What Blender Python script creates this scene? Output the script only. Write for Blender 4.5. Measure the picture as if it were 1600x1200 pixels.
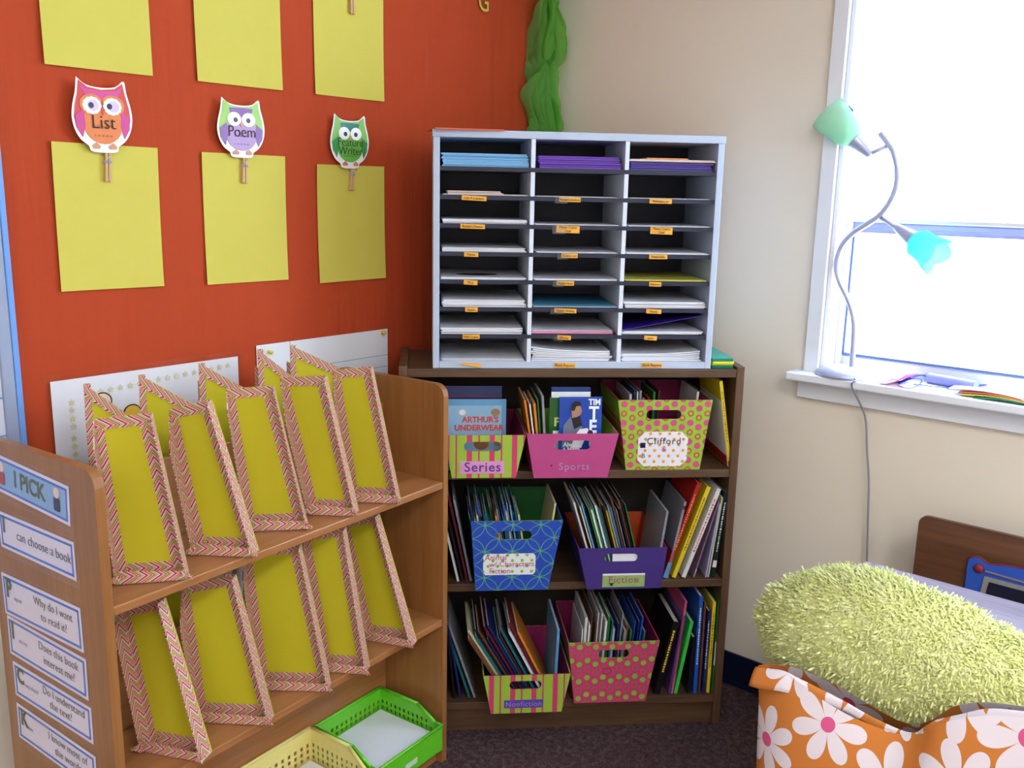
import bpy, math, random
from mathutils import Matrix, Vector
random.seed(7)
S = bpy.context.scene
for o in list(bpy.data.objects): bpy.data.objects.remove(o)
C = S.collection
R3 = random.Random(11)

# ------------------------------------------------------------------ camera
CAM_F, PITCH, ROLL, CAM_H = 1440.77, 0.2069, 0.0201, 1.4986
cp, sp, cr, sr = math.cos(PITCH), math.sin(PITCH), math.cos(ROLL), math.sin(ROLL)
FW = Vector((0, cp, -sp)); RT0 = Vector((1, 0, 0)); UP0 = Vector((0, sp, cp))
RT = RT0 * cr + UP0 * sr
UP = -RT0 * sr + UP0 * cr
CP = Vector((0, 0, CAM_H))
cd = bpy.data.cameras.new('camera'); cam = bpy.data.objects.new('camera', cd); C.objects.link(cam)
m = Matrix.Identity(4)
for i in range(3):
    m[i][0] = RT[i]; m[i][1] = UP[i]; m[i][2] = -FW[i]; m[i][3] = CP[i]
cam.matrix_world = m
cd.sensor_width = 36; cd.lens = 36 * CAM_F / 1600; cd.clip_start = .02
S.camera = cam
# ------------------------------------------------------------------ look, sky
S.view_settings.view_transform = 'Standard'; S.view_settings.look = 'None'
S.view_settings.gamma = 1; S.view_settings.use_curve_mapping = False
S.view_settings.exposure = 0.42
SKY = 14.0
w = bpy.data.worlds.new('sky'); S.world = w; w.use_nodes = True
w.node_tree.nodes['Background'].inputs[0].default_value = (.74, .87, 1, 1)
w.node_tree.nodes['Background'].inputs[1].default_value = SKY
LAMP = 16.0        # ceiling lamps

# ------------------------------------------------------------------ frames (real surfaces of the room)
def frame(ox, oy, xx, xy):
    M = Matrix.Identity(4)
    M[0][0] = xx; M[1][0] = xy; M[0][1] = -xy; M[1][1] = xx; M[0][3] = ox; M[1][3] = oy
    return M
YW = 0.7118; CX, CY = 0.1111, 3.1647
FL = frame(CX, CY, math.sin(YW), math.cos(YW))      # left wall: x toward the corner, y into the wall
FR = frame(CX, CY, math.cos(YW), -math.sin(YW))     # window wall: x away from the corner, y into the wall
FB = frame(-0.2922, 2.3262, math.cos(.0955), math.sin(.0955))   # brown bookcase
FE = frame(-0.6872, 1.4545, math.sin(.6108), math.cos(.6108))   # display shelf
def ray(px, py): return (RT * ((px - 800) / CAM_F) + UP * (-(py - 600) / CAM_F) + FW)
def on(F, px, py, y=None, z=None):
    """where the line of sight meets a surface of frame F (y = const or z = const), in F's own metres"""
    Fi = F.inverted(); o = Fi @ CP; d = (Fi.to_3x3() @ ray(px, py))
    t = (y - o.y) / d.y if y is not None else (z - o.z) / d.z
    return o + d * t
T = Matrix.Translation
def Rx(a): return Matrix.Rotation(a, 4, 'X')
def Ry(a): return Matrix.Rotation(a, 4, 'Y')
def Rz(a): return Matrix.Rotation(a, 4, 'Z')

# ------------------------------------------------------------------ materials
MATS = {}
def lin(c):
    return tuple(((x / 255) / 12.92 if x <= 10 else (((x / 255) + .055) / 1.055) ** 2.4) for x in c)
class NT:
    def __init__(s, name):
        s.m = bpy.data.materials.new(name); s.m.use_nodes = True; s.t = s.m.node_tree; s.n = s.t.nodes
        s.b = s.n['Principled BSDF']; MATS[name] = s.m
    def new(s, t, **k):
        n = s.n.new(t)
        for a, v in k.items(): setattr(n, a, v)
        return n
    def l(s, a, b): s.t.links.new(a, b)
    def math(s, op, a, b=None, c=None, clamp=False):
        n = s.n.new('ShaderNodeMath'); n.operation = op; n.use_clamp = clamp
        for i, v in enumerate((a, b, c)):
            if v is None: continue
            if isinstance(v, (int, float)): n.inputs[i].default_value = v
            else: s.l(v, n.inputs[i])
        return n.outputs[0]
    def mix(s, f, a, b):
        n = s.n.new('ShaderNodeMix'); n.data_type = 'RGBA'
        for i, v in ((0, f), (6, a), (7, b)):
            if isinstance(v, (int, float)): n.inputs[i].default_value = v
            elif isinstance(v, tuple): n.inputs[i].default_value = (*v[:3], 1)
            else: s.l(v, n.inputs[i])
        return n.outputs[2]
    def uv(s):
        n = s.n.new('ShaderNodeUVMap'); q = s.n.new('ShaderNodeSeparateXYZ'); s.l(n.outputs[0], q.inputs[0]); return q.outputs[0], q.outputs[1]
    def obj(s, sx=1, sy=1, sz=1):
        n = s.n.new('ShaderNodeTexCoord'); q = s.n.new('ShaderNodeMapping'); q.inputs['Scale'].default_value = (sx, sy, sz)
        s.l(n.outputs['Object'], q.inputs[0]); return q.outputs[0]
    def noise(s, vec, scale, detail=4, rough=.55):
        n = s.n.new('ShaderNodeTexNoise'); n.inputs['Scale'].default_value = scale; n.inputs['Detail'].default_value = detail
        n.inputs['Roughness'].default_value = rough; s.l(vec, n.inputs['Vector']); return n.outputs['Fac']
    def ramp(s, f, stops, const=False):
        n = s.n.new('ShaderNodeValToRGB'); r = n.color_ramp
        if const: r.interpolation = 'CONSTANT'
        while len(r.elements) < len(stops): r.elements.new(.5)
        for e, (p, c) in zip(r.elements, stops): e.position = p; e.color = (*c[:3], 1)
        s.l(f, n.inputs[0]); return n.outputs[0]
    def bump(s, h, strength=.3, dist=.01):
        n = s.n.new('ShaderNodeBump'); n.inputs['Strength'].default_value = strength; n.inputs['Distance'].default_value = dist
        s.l(h, n.inputs['Height']); s.l(n.outputs[0], s.b.inputs['Normal'])
    def set(s, col=None, rough=.5, metal=0, spec=.5):
        if col is not None:
            if isinstance(col, tuple): s.b.inputs['Base Color'].default_value = (*col[:3], 1)
            else: s.l(col, s.b.inputs['Base Color'])
        s.b.inputs['Roughness'].default_value = rough; s.b.inputs['Metallic'].default_value = metal
        s.b.inputs['Specular IOR Level'].default_value = spec
        return s.m
def plain(name, rgb, rough=.55, metal=0, spec=.4, var=.06, scale=40):
    """plain stuff with a faint procedural mottling"""
    if name in MATS: return MATS[name]
    q = NT(name); c = lin(rgb)
    f = q.noise(q.obj(), scale, 2)
    a = tuple(x * (1 - var) for x in c); b = tuple(min(1, x * (1 + var)) for x in c)
    return q.set(q.mix(f, a, b), rough, metal, spec)
def col(rgb, rough=.5):
    return plain('tone_%02x%02x%02x' % tuple(int(x) for x in rgb), rgb, rough)
def wood(name, dark, light, axis='Z', rough=.4, scale=1.0, spec=.4):
    q = NT(name)
    sc = {'X': (1.5, 22, 22), 'Y': (22, 1.5, 22), 'Z': (22, 22, 1.5)}[axis]
    v = q.obj(*(k * scale for k in sc))
    f = q.noise(v, 1.6, 6, .65)
    g = q.noise(v, 7, 3, .6)
    h = q.math('ADD', q.math('MULTIPLY', f, .7), q.math('MULTIPLY', g, .3))
    c = q.ramp(h, [(.34, lin(dark)), (.66, lin(light))])
    q.bump(g, .08, .002)
    return q.set(c, rough, 0, spec)
def glassy(name, rgb, fac=.9, rough=.05):
    q = NT(name); n = q.n; out = n['Material Output']
    t = q.new('ShaderNodeBsdfTransparent'); t.inputs[0].default_value = (*lin(rgb), 1)
    g = q.new('ShaderNodeBsdfGlossy'); g.inputs['Roughness'].default_value = rough
    x = q.new('ShaderNodeMixShader'); x.inputs[0].default_value = 1 - fac
    q.l(t.outputs[0], x.inputs[1]); q.l(g.outputs[0], x.inputs[2]); q.l(x.outputs[0], out.inputs[0]); return q.m
def thin(name, rgb, transp=.3, transl=.5, rough=.4):
    """thin coloured stuff that lets light through"""
    q = NT(name); out = q.n['Material Output']; c = (*lin(rgb), 1)
    q.set(c, rough)
    tl = q.new('ShaderNodeBsdfTranslucent'); tl.inputs[0].default_value = c
    tp = q.new('ShaderNodeBsdfTransparent'); tp.inputs[0].default_value = c
    a = q.new('ShaderNodeMixShader'); a.inputs[0].default_value = transl
    b = q.new('ShaderNodeMixShader'); b.inputs[0].default_value = transp
    q.l(q.b.outputs[0], a.inputs[1]); q.l(tl.outputs[0], a.inputs[2])
    q.l(a.outputs[0], b.inputs[1]); q.l(tp.outputs[0], b.inputs[2]); q.l(b.outputs[0], out.inputs[0]); return q.m

WALL = None
def mk_wall():
    q = NT('cream_wall_paint'); v = q.obj()
    f = q.noise(v, 3, 3); c = q.mix(f, lin((234, 223, 206)), lin((240, 229, 213)))
    q.bump(q.noise(v, 180, 2), .12, .001); return q.set(c, .55, 0, .3)
WALL = mk_wall()
def mk_carpet():
    q = NT('dark_loop_carpet'); v = q.obj()
    f = q.noise(v, 260, 2, .7); g = q.noise(v, 60, 4, .7); b = q.noise(v, 7, 4, .6)
    h = q.math('ADD', q.math('MULTIPLY', f, .5), q.math('MULTIPLY', g, .5))
    c = q.ramp(h, [(.36, lin((36, 28, 34))), (.5, lin((72, 58, 64))), (.63, lin((118, 100, 102)))])
    c2 = q.mix(q.math('MULTIPLY', b, .45), c, lin((92, 62, 54)))
    q.bump(h, .9, .006); return q.set(c2, .95, 0, .1)
CARPET = mk_carpet()
def mk_backing():
    q = NT('orange_fabric'); v = q.obj()
    f = q.noise(v, 2.2, 3); c = q.mix(f, lin((186, 74, 40)), lin((176, 66, 35)))
    weave = q.noise(q.obj(1, 1, 1), 420, 1); fold = q.noise(q.obj(14, 1, .9), 1.3, 3); cr_ = q.noise(q.obj(3, 1, 5), 5, 5, .7)
    h = q.math('ADD', q.math('ADD', q.math('MULTIPLY', weave, .04), q.math('MULTIPLY', fold, 1.0)), q.math('MULTIPLY', cr_, .25))
    q.bump(h, .55, .012); return q.set(c, .8, 0, .15)
BACKING = mk_backing()
def mk_yellow(name, a, b):
    q = NT(name); v = q.obj(); f = q.noise(v, 14, 3); q.bump(q.noise(v, 500, 1), .08, .0005)
    return q.set(q.mix(f, lin(a), lin(b)), .75, 0, .2)
YPAPER = mk_yellow('yellow_paper', (206, 192, 84), (212, 198, 92))
YCARD = mk_yellow('yellow_card', (192, 180, 36), (200, 188, 42))
def mk_chevron():
    q = NT('chevron_tape'); u, v = q.uv()
    tri = q.math('ABSOLUTE', q.math('SUBTRACT', q.math('FRACT', q.math('DIVIDE', u, .030)), .5))
    t = q.math('FRACT', q.math('DIVIDE', q.math('ADD', v, q.math('MULTIPLY', tri, .044)), .025))
    cs = [(0, (224, 212, 200)), (.12, (150, 36, 100)), (.27, (222, 134, 136)), (.38, (216, 200, 176)), (.46, (200, 80, 62)), (.60, (216, 190, 156)), (.68, (116, 136, 48)), (.84, (216, 200, 168)), (.9, (216, 116, 108))]
    c = q.ramp(t, [(p, lin(x)) for p, x in cs], True)
    return q.set(c, .45, 0, .4)
CHEV = mk_chevron()
def mk_stripes():
    q = NT('pink_green_stripes'); u, v = q.uv()
    t = q.math('FRACT', q.math('DIVIDE', u, .0585))
    G = lin((158, 190, 62)); P = lin((206, 62, 110))
    c = q.ramp(t, [(0, G), (.22, P), (.46, G), (.72, P), (.80, G)], True)
    return q.set(c, .5, 0, .4)
STRIPE = mk_stripes()
def mk_dots(name, base, dot, ring, ringfill):
    """staggered rows of filled dots and of rings"""
    q = NT(name); u, v = q.uv(); P = .0455; D = .019
    def layer(du, dv, pv):
        a = q.math('SUBTRACT', q.math('FRACT', q.math('DIVIDE', q.math('ADD', u, du), P)), .5)
        b = q.math('SUBTRACT', q.math('FRACT', q.math('DIVIDE', q.math('ADD', v, dv), pv)), .5)
        a = q.math('MULTIPLY', a, P); b = q.math('MULTIPLY', b, pv)
        return q.math('SQRT', q.math('ADD', q.math('MULTIPLY', a, a), q.math('MULTIPLY', b, b)))
    pv = .052
    d1 = q.math('MINIMUM', layer(0, 0, pv), layer(P / 2, .012, pv))
    d2 = q.math('MINIMUM', layer(0, pv / 2, pv), layer(P / 2, pv / 2 + .012, pv))
    R = .0088
    c = q.mix(q.math('LESS_THAN', d1, R), lin(base), lin(ring))
    c = q.mix(q.math('LESS_THAN', d1, R * .88), c, lin(dot))
    c = q.mix(q.math('LESS_THAN', d2, R), c, lin(ring))
    c = q.mix(q.math('LESS_THAN', d2, R * (.5 if name.startswith('green') else .82)), c, lin(ringfill))
    return q.set(c, .5, 0, .4)
DOTG = mk_dots('green_with_pink_dots', (150, 184, 62), (210, 72, 132), (190, 84, 60), (150, 184, 62))
DOTP = mk_dots('pink_with_green_dots', (200, 66, 112), (148, 184, 72), (168, 124, 70), (200, 66, 112))
def mk_circles():
    q = NT('blue_with_green_circles'); u, v = q.uv(); P = .074
    best = None
    for du, dv in ((0, 0), (P / 2, P / 2)):
        for ex, ey in ((0, 0),):
            a = q.math('MULTIPLY', q.math('SUBTRACT', q.math('FRACT', q.math('DIVIDE', q.math('ADD', u, du), P)), .5), P)
            b = q.math('MULTIPLY', q.math('SUBTRACT', q.math('FRACT', q.math('DIVIDE', q.math('ADD', v, dv), P)), .5), P)
            r = q.math('SQRT', q.math('ADD', q.math('MULTIPLY', a, a), q.math('MULTIPLY', b, b)))
            k = q.math('ABSOLUTE', q.math('SUBTRACT', r, P * .485))
            best = k if best is None else q.math('MINIMUM', best, k)
    c = q.mix(q.math('LESS_THAN', best, .0009), lin((36, 72, 176)), lin((96, 170, 110)))
    return q.set(c, .5, 0, .4)
CIRC = mk_circles()
def mk_dotlabel(name, dot):
    q = NT(name); u, v = q.uv(); P = .026
    a = q.math('MULTIPLY', q.math('SUBTRACT', q.math('FRACT', q.math('DIVIDE', q.math('ADD', u, q.math('MULTIPLY', q.math('FLOOR', q.math('DIVIDE', v, .0155)), P / 2)), P)), .5), P)
    b = q.math('MULTIPLY', q.math('SUBTRACT', q.math('FRACT', q.math('DIVIDE', v, .0155)), .5), .0155)
    r = q.math('SQRT', q.math('ADD', q.math('MULTIPLY', a, a), q.math('MULTIPLY', b, b)))
    return q.set(q.mix(q.math('LESS_THAN', r, .0042), lin((232, 230, 236)), lin(dot)), .25, 0, .5)
LABO = mk_dotlabel('white_with_orange_dots', (232, 150, 56))
LABG = mk_dotlabel('white_with_green_dots', (130, 190, 50))
def mk_daisy(centres):
    q = NT('orange_daisy_cotton'); u, v = q.uv(); pet = None; mid = None
    for cx, cy, R, ph in centres:
        a = q.math('SUBTRACT', u, cx); b = q.math('SUBTRACT', v, cy)
        r = q.math('SQRT', q.math('ADD', q.math('MULTIPLY', a, a), q.math('MULTIPLY', b, b)))
        th = q.math('ARCTAN2', b, a)
        k = q.math('ABSOLUTE', q.math('COSINE', q.math('ADD', q.math('MULTIPLY', th, 3.5), ph)))
        lim = q.math('MULTIPLY', q.math('POWER', k, .42), R)
        p_ = q.math('LESS_THAN', r, lim); m_ = q.math('LESS_THAN', r, R * .19)
        pet = p_ if pet is None else q.math('MAXIMUM', pet, p_)
        mid = m_ if mid is None else q.math('MAXIMUM', mid, m_)
    c = q.mix(pet, lin((196, 118, 54)), lin((220, 208, 214)))
    c = q.mix(mid, c, lin((206, 84, 130)))
    q.bump(q.noise(q.obj(), 600, 1), .15, .001)
    return q.set(c, .85, 0, .15)
BROWN = wood('walnut_laminate', (70, 49, 35), (104, 77, 55), 'X', .45)
BROWNV = wood('walnut_laminate_upright', (74, 51, 36), (110, 81, 58), 'Z', .45)
OAK = wood('honey_maple_upright', (138, 88, 46), (160, 108, 62), 'Z', .32, .8)
OAKX = wood('honey_maple_shelf', (150, 96, 54), (174, 118, 72), 'X', .32, .8)
CHAIRW = wood('reddish_chair_wood', (80, 50, 34), (118, 78, 54), 'X', .35, .5)
TABLE = wood('pale_grey_tabletop', (138, 130, 148), (168, 160, 184), 'X', .28, .7)
GREY = plain('grey_laminate', (186, 197, 218), .45, var=.03)
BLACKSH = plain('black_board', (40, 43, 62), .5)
WHITEP = plain('white_paint', (236, 238, 246), .35, var=.01)
SHEET = plain('white_sheet', (232, 232, 240), .6, var=.02)
NAVY = plain('navy_vinyl', (14, 22, 52), .35)
METAL = plain('brushed_nickel', (188, 190, 220), .3, .35, var=.02)
TAN = plain('clothespin_wood', (206, 168, 116), .7, var=.12)
INK = plain('dark_ink', (52, 34, 28), .6)
ORTAG = plain('orange_tag_paper', (244, 176, 62), .6, var=.04)
CEIL = plain('ceiling_tile', (228, 226, 220), .9)

# ------------------------------------------------------------------ mesh builder
class MB:
    def __init__(s): s.v = []; s.f = []; s.mi = []; s.uv = []
    def face(s, pts, m=0, uv=None):
        i = len(s.v); s.v += [tuple(p) for p in pts]; s.f.append(tuple(range(i, i + len(pts)))); s.mi.append(m)
        s.uv.append(uv or [(p[0], p[2]) for p in pts])
    def faces(s, verts, faces, m=0, uvs=None):
        i = len(s.v); s.v += [tuple(p) for p in verts]
        for f in faces:
            s.f.append(tuple(i + k for k in f)); s.mi.append(m)
            s.uv.append([uvs[k] for k in f] if uvs else [(verts[k][0], verts[k][2]) for k in f])
        return s
    def hexa(s, p, m=0, M=None):
        """p: eight corners, bottom ring then top ring"""
        if M is not None: p = [M @ Vector(q) for q in p]
        return s.faces(p, [(3, 2, 1, 0), (4, 5, 6, 7), (0, 1, 5, 4), (1, 2, 6, 5), (2, 3, 7, 6), (3, 0, 4, 7)], m)
    def box(s, x0, x1, y0, y1, z0, z1, m=0, M=None):
        return s.hexa([(x0, y0, z0), (x1, y0, z0), (x1, y1, z0), (x0, y1, z0), (x0, y0, z1), (x1, y0, z1), (x1, y1, z1), (x0, y1, z1)], m, M)
    def prism(s, poly, y0, y1, m=0, M=None, side=None):
        """polygon in x,z extruded along y (y0 faces the viewer)"""
        n = len(poly); V = [(x, y0, z) for x, z in poly] + [(x, y1, z) for x, z in poly]
        uv = [(x, z) for x, z in poly] * 2
        if M is not None: V = [M @ Vector(q) for q in V]
        s.faces(V, [tuple(range(n)), tuple(range(2 * n - 1, n - 1, -1))], m, uv)
        s.faces(V, [(i, i + n, (i + 1) % n + n, (i + 1) % n) for i in range(n)], m if side is None else side, uv)
        return s
    def slab(s, poly, z0, z1, m=0, M=None):
        n = len(poly); V = [(x, y, z0) for x, y in poly] + [(x, y, z1) for x, y in poly]
        if M is not None: V = [M @ Vector(q) for q in V]
        s.faces(V, [tuple(range(n - 1, -1, -1)), tuple(range(n, 2 * n))] + [(i, (i + 1) % n, (i + 1) % n + n, i + n) for i in range(n)], m)
        return s
    def tube(s, pts, r, n=10, m=0, cap=True):
        pts = [Vector(p) for p in pts]; rr = r if isinstance(r, (list, tuple)) else [r] * len(pts)
        V = []; up = Vector((.3, .2, .9)).normalized()
        for i, p in enumerate(pts):
            t = (pts[min(i + 1, len(pts) - 1)] - pts[max(i - 1, 0)]).normalized()
            a = t.cross(up)
            if a.length < .05: a = t.cross(Vector((1, 0, 0)))
            a.normalize(); b = t.cross(a).normalized()
            for k in range(n):
                an = 2 * math.pi * k / n; V.append(p + a * (rr[i] * math.cos(an)) + b * (rr[i] * math.sin(an)))
        F = []
        for i in range(len(pts) - 1):
            for k in range(n):
                F.append((i * n + k, i * n + (k + 1) % n, (i + 1) * n + (k + 1) % n, (i + 1) * n + k))
        if cap: F += [tuple(range(n - 1, -1, -1)), tuple(range((len(pts) - 1) * n, len(pts) * n))]
        return s.faces(V, F, m)
    def lathe(s, prof, M=None, n=28, m=0, close=True):
        V = []; F = []
        for r, z in prof:
            for k in range(n):
                a = 2 * math.pi * k / n; q = Vector((r * math.cos(a), r * math.sin(a), z)); V.append(M @ q if M is not None else q)
        for i in range(len(prof) - 1):
            for k in range(n): F.append((i * n + k, i * n + (k + 1) % n, (i + 1) * n + (k + 1) % n, (i + 1) * n + k))
        if close: F += [tuple(range(n - 1, -1, -1)), tuple(range((len(prof) - 1) * n, len(prof) * n))]
        return s.faces(V, F, m)
    def grid(s, nu, nv, fn, m=0, uvfn=None):
        V = []; U = []
        for j in range(nv + 1):
            for i in range(nu + 1):
                p = fn(i / nu, j / nv); V.append(p); U.append(uvfn(i / nu, j / nv) if uvfn else (p[0], p[2]))
        F = [(j * (nu + 1) + i, j * (nu + 1) + i + 1, (j + 1) * (nu + 1) + i + 1, (j + 1) * (nu + 1) + i) for j in range(nv) for i in range(nu)]
        return s.faces(V, F, m, U)
    def strip(s, a, b, width, nrm, m=0, off=.0012):
        """flat tape laid from a to b, width given as a vector; uv in metres (u across, v along)"""
        a = Vector(a); b = Vector(b); wv = Vector(width); L = (b - a).length; W = wv.length; n = Vector(nrm) * off
        s.face([a + n, a + wv + n, b + wv + n, b + n], m, [(0, 0), (W, 0), (W, L), (0, L)])
        return s
    def build(s, name, mats, parent=None, F=None, smooth=False, bevel=0, seg=2, solid=0, M=None):
        me = bpy.data.meshes.new(name); me.from_pydata(s.v, [], s.f)
        if not isinstance(mats, (list, tuple)): mats = [mats]
        for q in mats: me.materials.append(q)
        me.polygons.foreach_set('material_index', s.mi)
        ul = me.uv_layers.new(name='UVMap'); flat = [c for f in s.uv for p in f for c in p]; ul.data.foreach_set('uv', flat)
        if smooth: me.polygons.foreach_set('use_smooth', [True] * len(s.f))
        me.update(); o = bpy.data.objects.new(name, me); C.objects.link(o)
        if parent is not None: o.parent = parent
        mm = (F if F is not None else Matrix.Identity(4))
        if M is not None: mm = mm @ M
        o.matrix_local = mm
        if smooth and bevel == 0 and smooth != 'all':
            pass
        if solid:
            k = o.modifiers.new('thickness', 'SOLIDIFY'); k.thickness = solid; k.offset = 0
        if bevel:
            k = o.modifiers.new('rounding', 'BEVEL'); k.width = bevel; k.segments = seg; k.limit_method = 'ANGLE'; k.angle_limit = math.radians(40)
        return o
def tag(o, label, cat, group=None, kind=None):
    o['label'] = label; o['category'] = cat
    if group: o['group'] = group
    if kind: o['kind'] = kind
    return o
def struct(o): o['kind'] = 'structure'; return o
def thing(name, label, cat, M, group=None):
    o = bpy.data.objects.new(name, None); o.empty_display_size = .05; C.objects.link(o); o.matrix_local = M
    return tag(o, label, cat, group)
def text(s, size, M, parent, name='lettering', mat=None, ax='LEFT', extr=.0002, space=1.0, bold=0, sx=1.0):
    """lettering lying in the local x,z plane, facing -y"""
    cu = bpy.data.curves.new(name, 'FONT'); cu.body = s; cu.size = size; cu.align_x = ax; cu.extrude = extr
    cu.space_character = space; cu.offset = bold; cu.resolution_u = 3; cu.space_line = .8
    cu.materials.append(mat or INK)
    tmp = bpy.data.objects.new('tmp_text', cu); me = bpy.data.meshes.new_from_object(tmp); me.name = name
    bpy.data.objects.remove(tmp); bpy.data.curves.remove(cu)
    o = bpy.data.objects.new(name, me); C.objects.link(o); o.parent = parent
    o.matrix_local = M @ Rx(math.pi / 2) @ Matrix.Diagonal((sx, 1, 1, 1)); return o
def rounded(x0, x1, z0, z1, r, n=4):
    P = []
    for cx, cz, a0 in ((x1 - r, z1 - r, 0), (x0 + r, z1 - r, 90), (x0 + r, z0 + r, 180), (x1 - r, z0 + r, 270)):
        for k in range(n + 1):
            a = math.radians(a0 + 90 * k / n); P.append((cx + r * math.cos(a), cz + r * math.sin(a)))
    return P
def ell(cx, cz, rx, rz, n=24, wob=0, k=0):
    return [(cx + rx * (1 + wob * math.cos(k * t)) * math.cos(t), cz + rz * (1 + wob * math.cos(k * t)) * math.sin(t)) for t in (2 * math.pi * i / n for i in range(n))]
def star(cx, cz, r, n=5, inner=.5, rot=math.pi / 2):
    return [(cx + (r if i % 2 == 0 else r * inner) * math.cos(rot + math.pi * i / n), cz + (r if i % 2 == 0 else r * inner) * math.sin(rot + math.pi * i / n)) for i in range(2 * n)]
def catmull(P, k=5):
    P = [Vector(p) for p in P]; out = []
    for i in range(len(P) - 1):
        a, b, c, d = P[max(i - 1, 0)], P[i], P[i + 1], P[min(i + 2, len(P) - 1)]
        for j in range(k):
            t = j / k
            out.append(.5 * ((2 * b) + (c - a) * t + (2 * a - 5 * b + 4 * c - d) * t * t + (3 * b - 3 * c + d - a) * t ** 3))
    out.append(P[-1]); return out

# ------------------------------------------------------------------ room
RM = 5.6; CH = 2.75
b = MB(); b.face([(-.3, -RM, 0), (RM, -RM, 0), (RM, .3, 0), (-.3, .3, 0)]); struct(b.build('floor', CARPET, None, FR))
b = MB(); b.box(-.3, RM, -RM, .3, CH, CH + .1); struct(b.build('ceiling', CEIL, None, FR))
b = MB(); b.box(-RM, .2, 0, .2, 0, CH); struct(b.build('wall_left', WALL, None, FL))
W0, W1, WZ0, WZ1 = .982, 2.30, 1.0, 2.38         # window opening in the window wall
V0, V1 = 3.0, 4.32  # unseen second opening, added to let in more daylight
b = MB()
b.box(0, W0, 0, .2, 0, CH); b.box(W1, V0, 0, .2, 0, CH); b.box(V1, RM, 0, .2, 0, CH)
for a, c in ((W0, W1), (V0, V1)):
    b.box(a, c, 0, .2, 0, WZ0); b.box(a, c, 0, .2, WZ1, CH)
struct(b.build('wall_right', WALL, None, FR))
b = MB(); b.box(RM, RM + .1, -RM, .2, 0, CH); struct(b.build('wall_front', WALL, None, FR))
b = MB(); b.box(-.2, RM, -RM - .1, -RM, 0, CH); struct(b.build('wall_back', WALL, None, FR))
b = MB(); b.box(.02, RM, -.008, 0, 0, .10); b.box(.02, RM, -.02, 0, 0, .012); struct(b.build('baseboard_right', NAVY, None, FR, bevel=.002))
b = MB(); b.box(-RM, -.02, -.008, 0, 0, .10); struct(b.build('baseboard_left', NAVY, None, FL, bevel=.002))
PANE = glassy('window_glass', (246, 250, 252), .93)
GASK = plain('grey_blue_gasket', (92, 112, 160), .4)
ALU = plain('lilac_grey_aluminium', (150, 152, 196), .4)
def window(n, a, c):
    root = bpy.data.objects.new('window_%d' % n, None); C.objects.link(root); root.matrix_local = FR @ T((a, 0, WZ0)); root['kind'] = 'structure'
    w_ = c - a; h = WZ1 - WZ0
    q = MB()   # casing on the wall face
    q.box(-.040, .0, -.016, 0, .02, h + .04); q.box(w_, w_ + .04, -.016, 0, .02, h + .04); q.box(-.04, w_ + .04, -.016, 0, h, h + .04)
    q.build('casing', WHITEP, root, bevel=.002)
    q = MB()   # jambs and stops
    q.box(0, .012, 0, .13, .02, h); q.box(w_ - .012, w_, 0, .13, .02, h); q.box(0, w_, 0, .13, h - .012, h)
    q.box(.012, .028, .07, .13, .02, h - .012); q.box(w_ - .028, w_ - .012, .07, .13, .02, h - .012)
    q.box(.012, w_ - .012, .085, .13, .02, .062)
    q.build('frame', WHITEP, root, bevel=.002)
    q = MB()   # lower sash gasket lines and the meeting rail
    q.box(.028, .034, .078, .10, .07, .405); q.box(w_ - .034, w_ - .028, .078, .10, .07, .405); q.box(.028, w_ - .028, .078, .10, .064, .071)
    q.build('sash_gasket', GASK, root)
    q = MB(); q.box(.028, w_ - .028, .070, .11, .405, .416); q.box(.028, w_ - .028, .076, .11, .416, .432); q.box(.028, w_ - .028, .072, .11, .432, .438)
    q.build('meeting_rail', ALU, root, bevel=.001)
    q = MB(); q.box(.03, w_ - .03, .095, .098, .07, .41); q.box(.03, w_ - .03, .112, .115, .43, h - .012)
    q.build('pane', PANE, root)
    q = MB(); q.box(-.068, w_ + .068, -.07, .085, 0, .022); q.build('sill', WHITEP, root, bevel=.004)
    q = MB(); q.box(-.052, w_ + .052, -.018, 0, -.055, 0); q.build('apron', WHITEP, root, bevel=.002)
    # mini blind over the upper sash
    return root
window(1, W0, W1); window(2, V0, V1)  # the second window is out of view, added for its light
SLAT = thin('white_blind_slat', (248, 250, 252), .0, .75)
for k, (a, c) in enumerate(((W0, W1), (V0, V1))):
    th = thing('window_blind', ('white mini blind lowered over the upper half of the window behind the curved lamp', 'white mini blind on the unseen second window added for daylight, past the table')[k], 'blind', FR @ T((a, 0, WZ1)))
    q = MB(); z = -.04; w_ = c - a
    while z > -.93:
        M = T((0, .048, z)) @ Rx(math.radians(-18)); q.box(.034, w_ - .034, -.012, .012, -.0004, .0004, 0, M); z -= .0215
    q.build('slats', SLAT, th)
    q = MB(); q.box(.03, w_ - .03, .03, .066, -.04, -.013); q.build('head_rail', WHITEP, th, bevel=.002)
    q = MB(); q.box(.034, w_ - .034, .038, .058, -.945, -.935); q.build('bottom_rail', WHITEP, th, bevel=.002)
    for P_, r_ in [([(x, .048, -.03), (x, .048, -.94)], .0008) for x in (.05, w_ / 2, w_ - .05)] + [([(.04, .03, -.04), (.042, .028, -.5)], .0012), ([(.13, .03, -.04), (.128, .028, -.88)], .001)]:
        q = MB(); q.tube(P_, r_, 5); q.build('cord', WHITEP, th)
# daylight portals in the openings
for a, c in ((W0, W1), (V0, V1)):
    ld = bpy.data.lights.new('daylight_portal', 'AREA'); ld.shape = 'RECTANGLE'; ld.size = c - a; ld.size_y = WZ1 - WZ0
    ld.cycles.is_portal = True
    lo = bpy.data.objects.new('daylight_portal', ld); C.objects.link(lo)
    lo.matrix_local = FR @ T(((a + c) / 2, .19, (WZ0 + WZ1) / 2)) @ Rx(-math.pi / 2)
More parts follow.
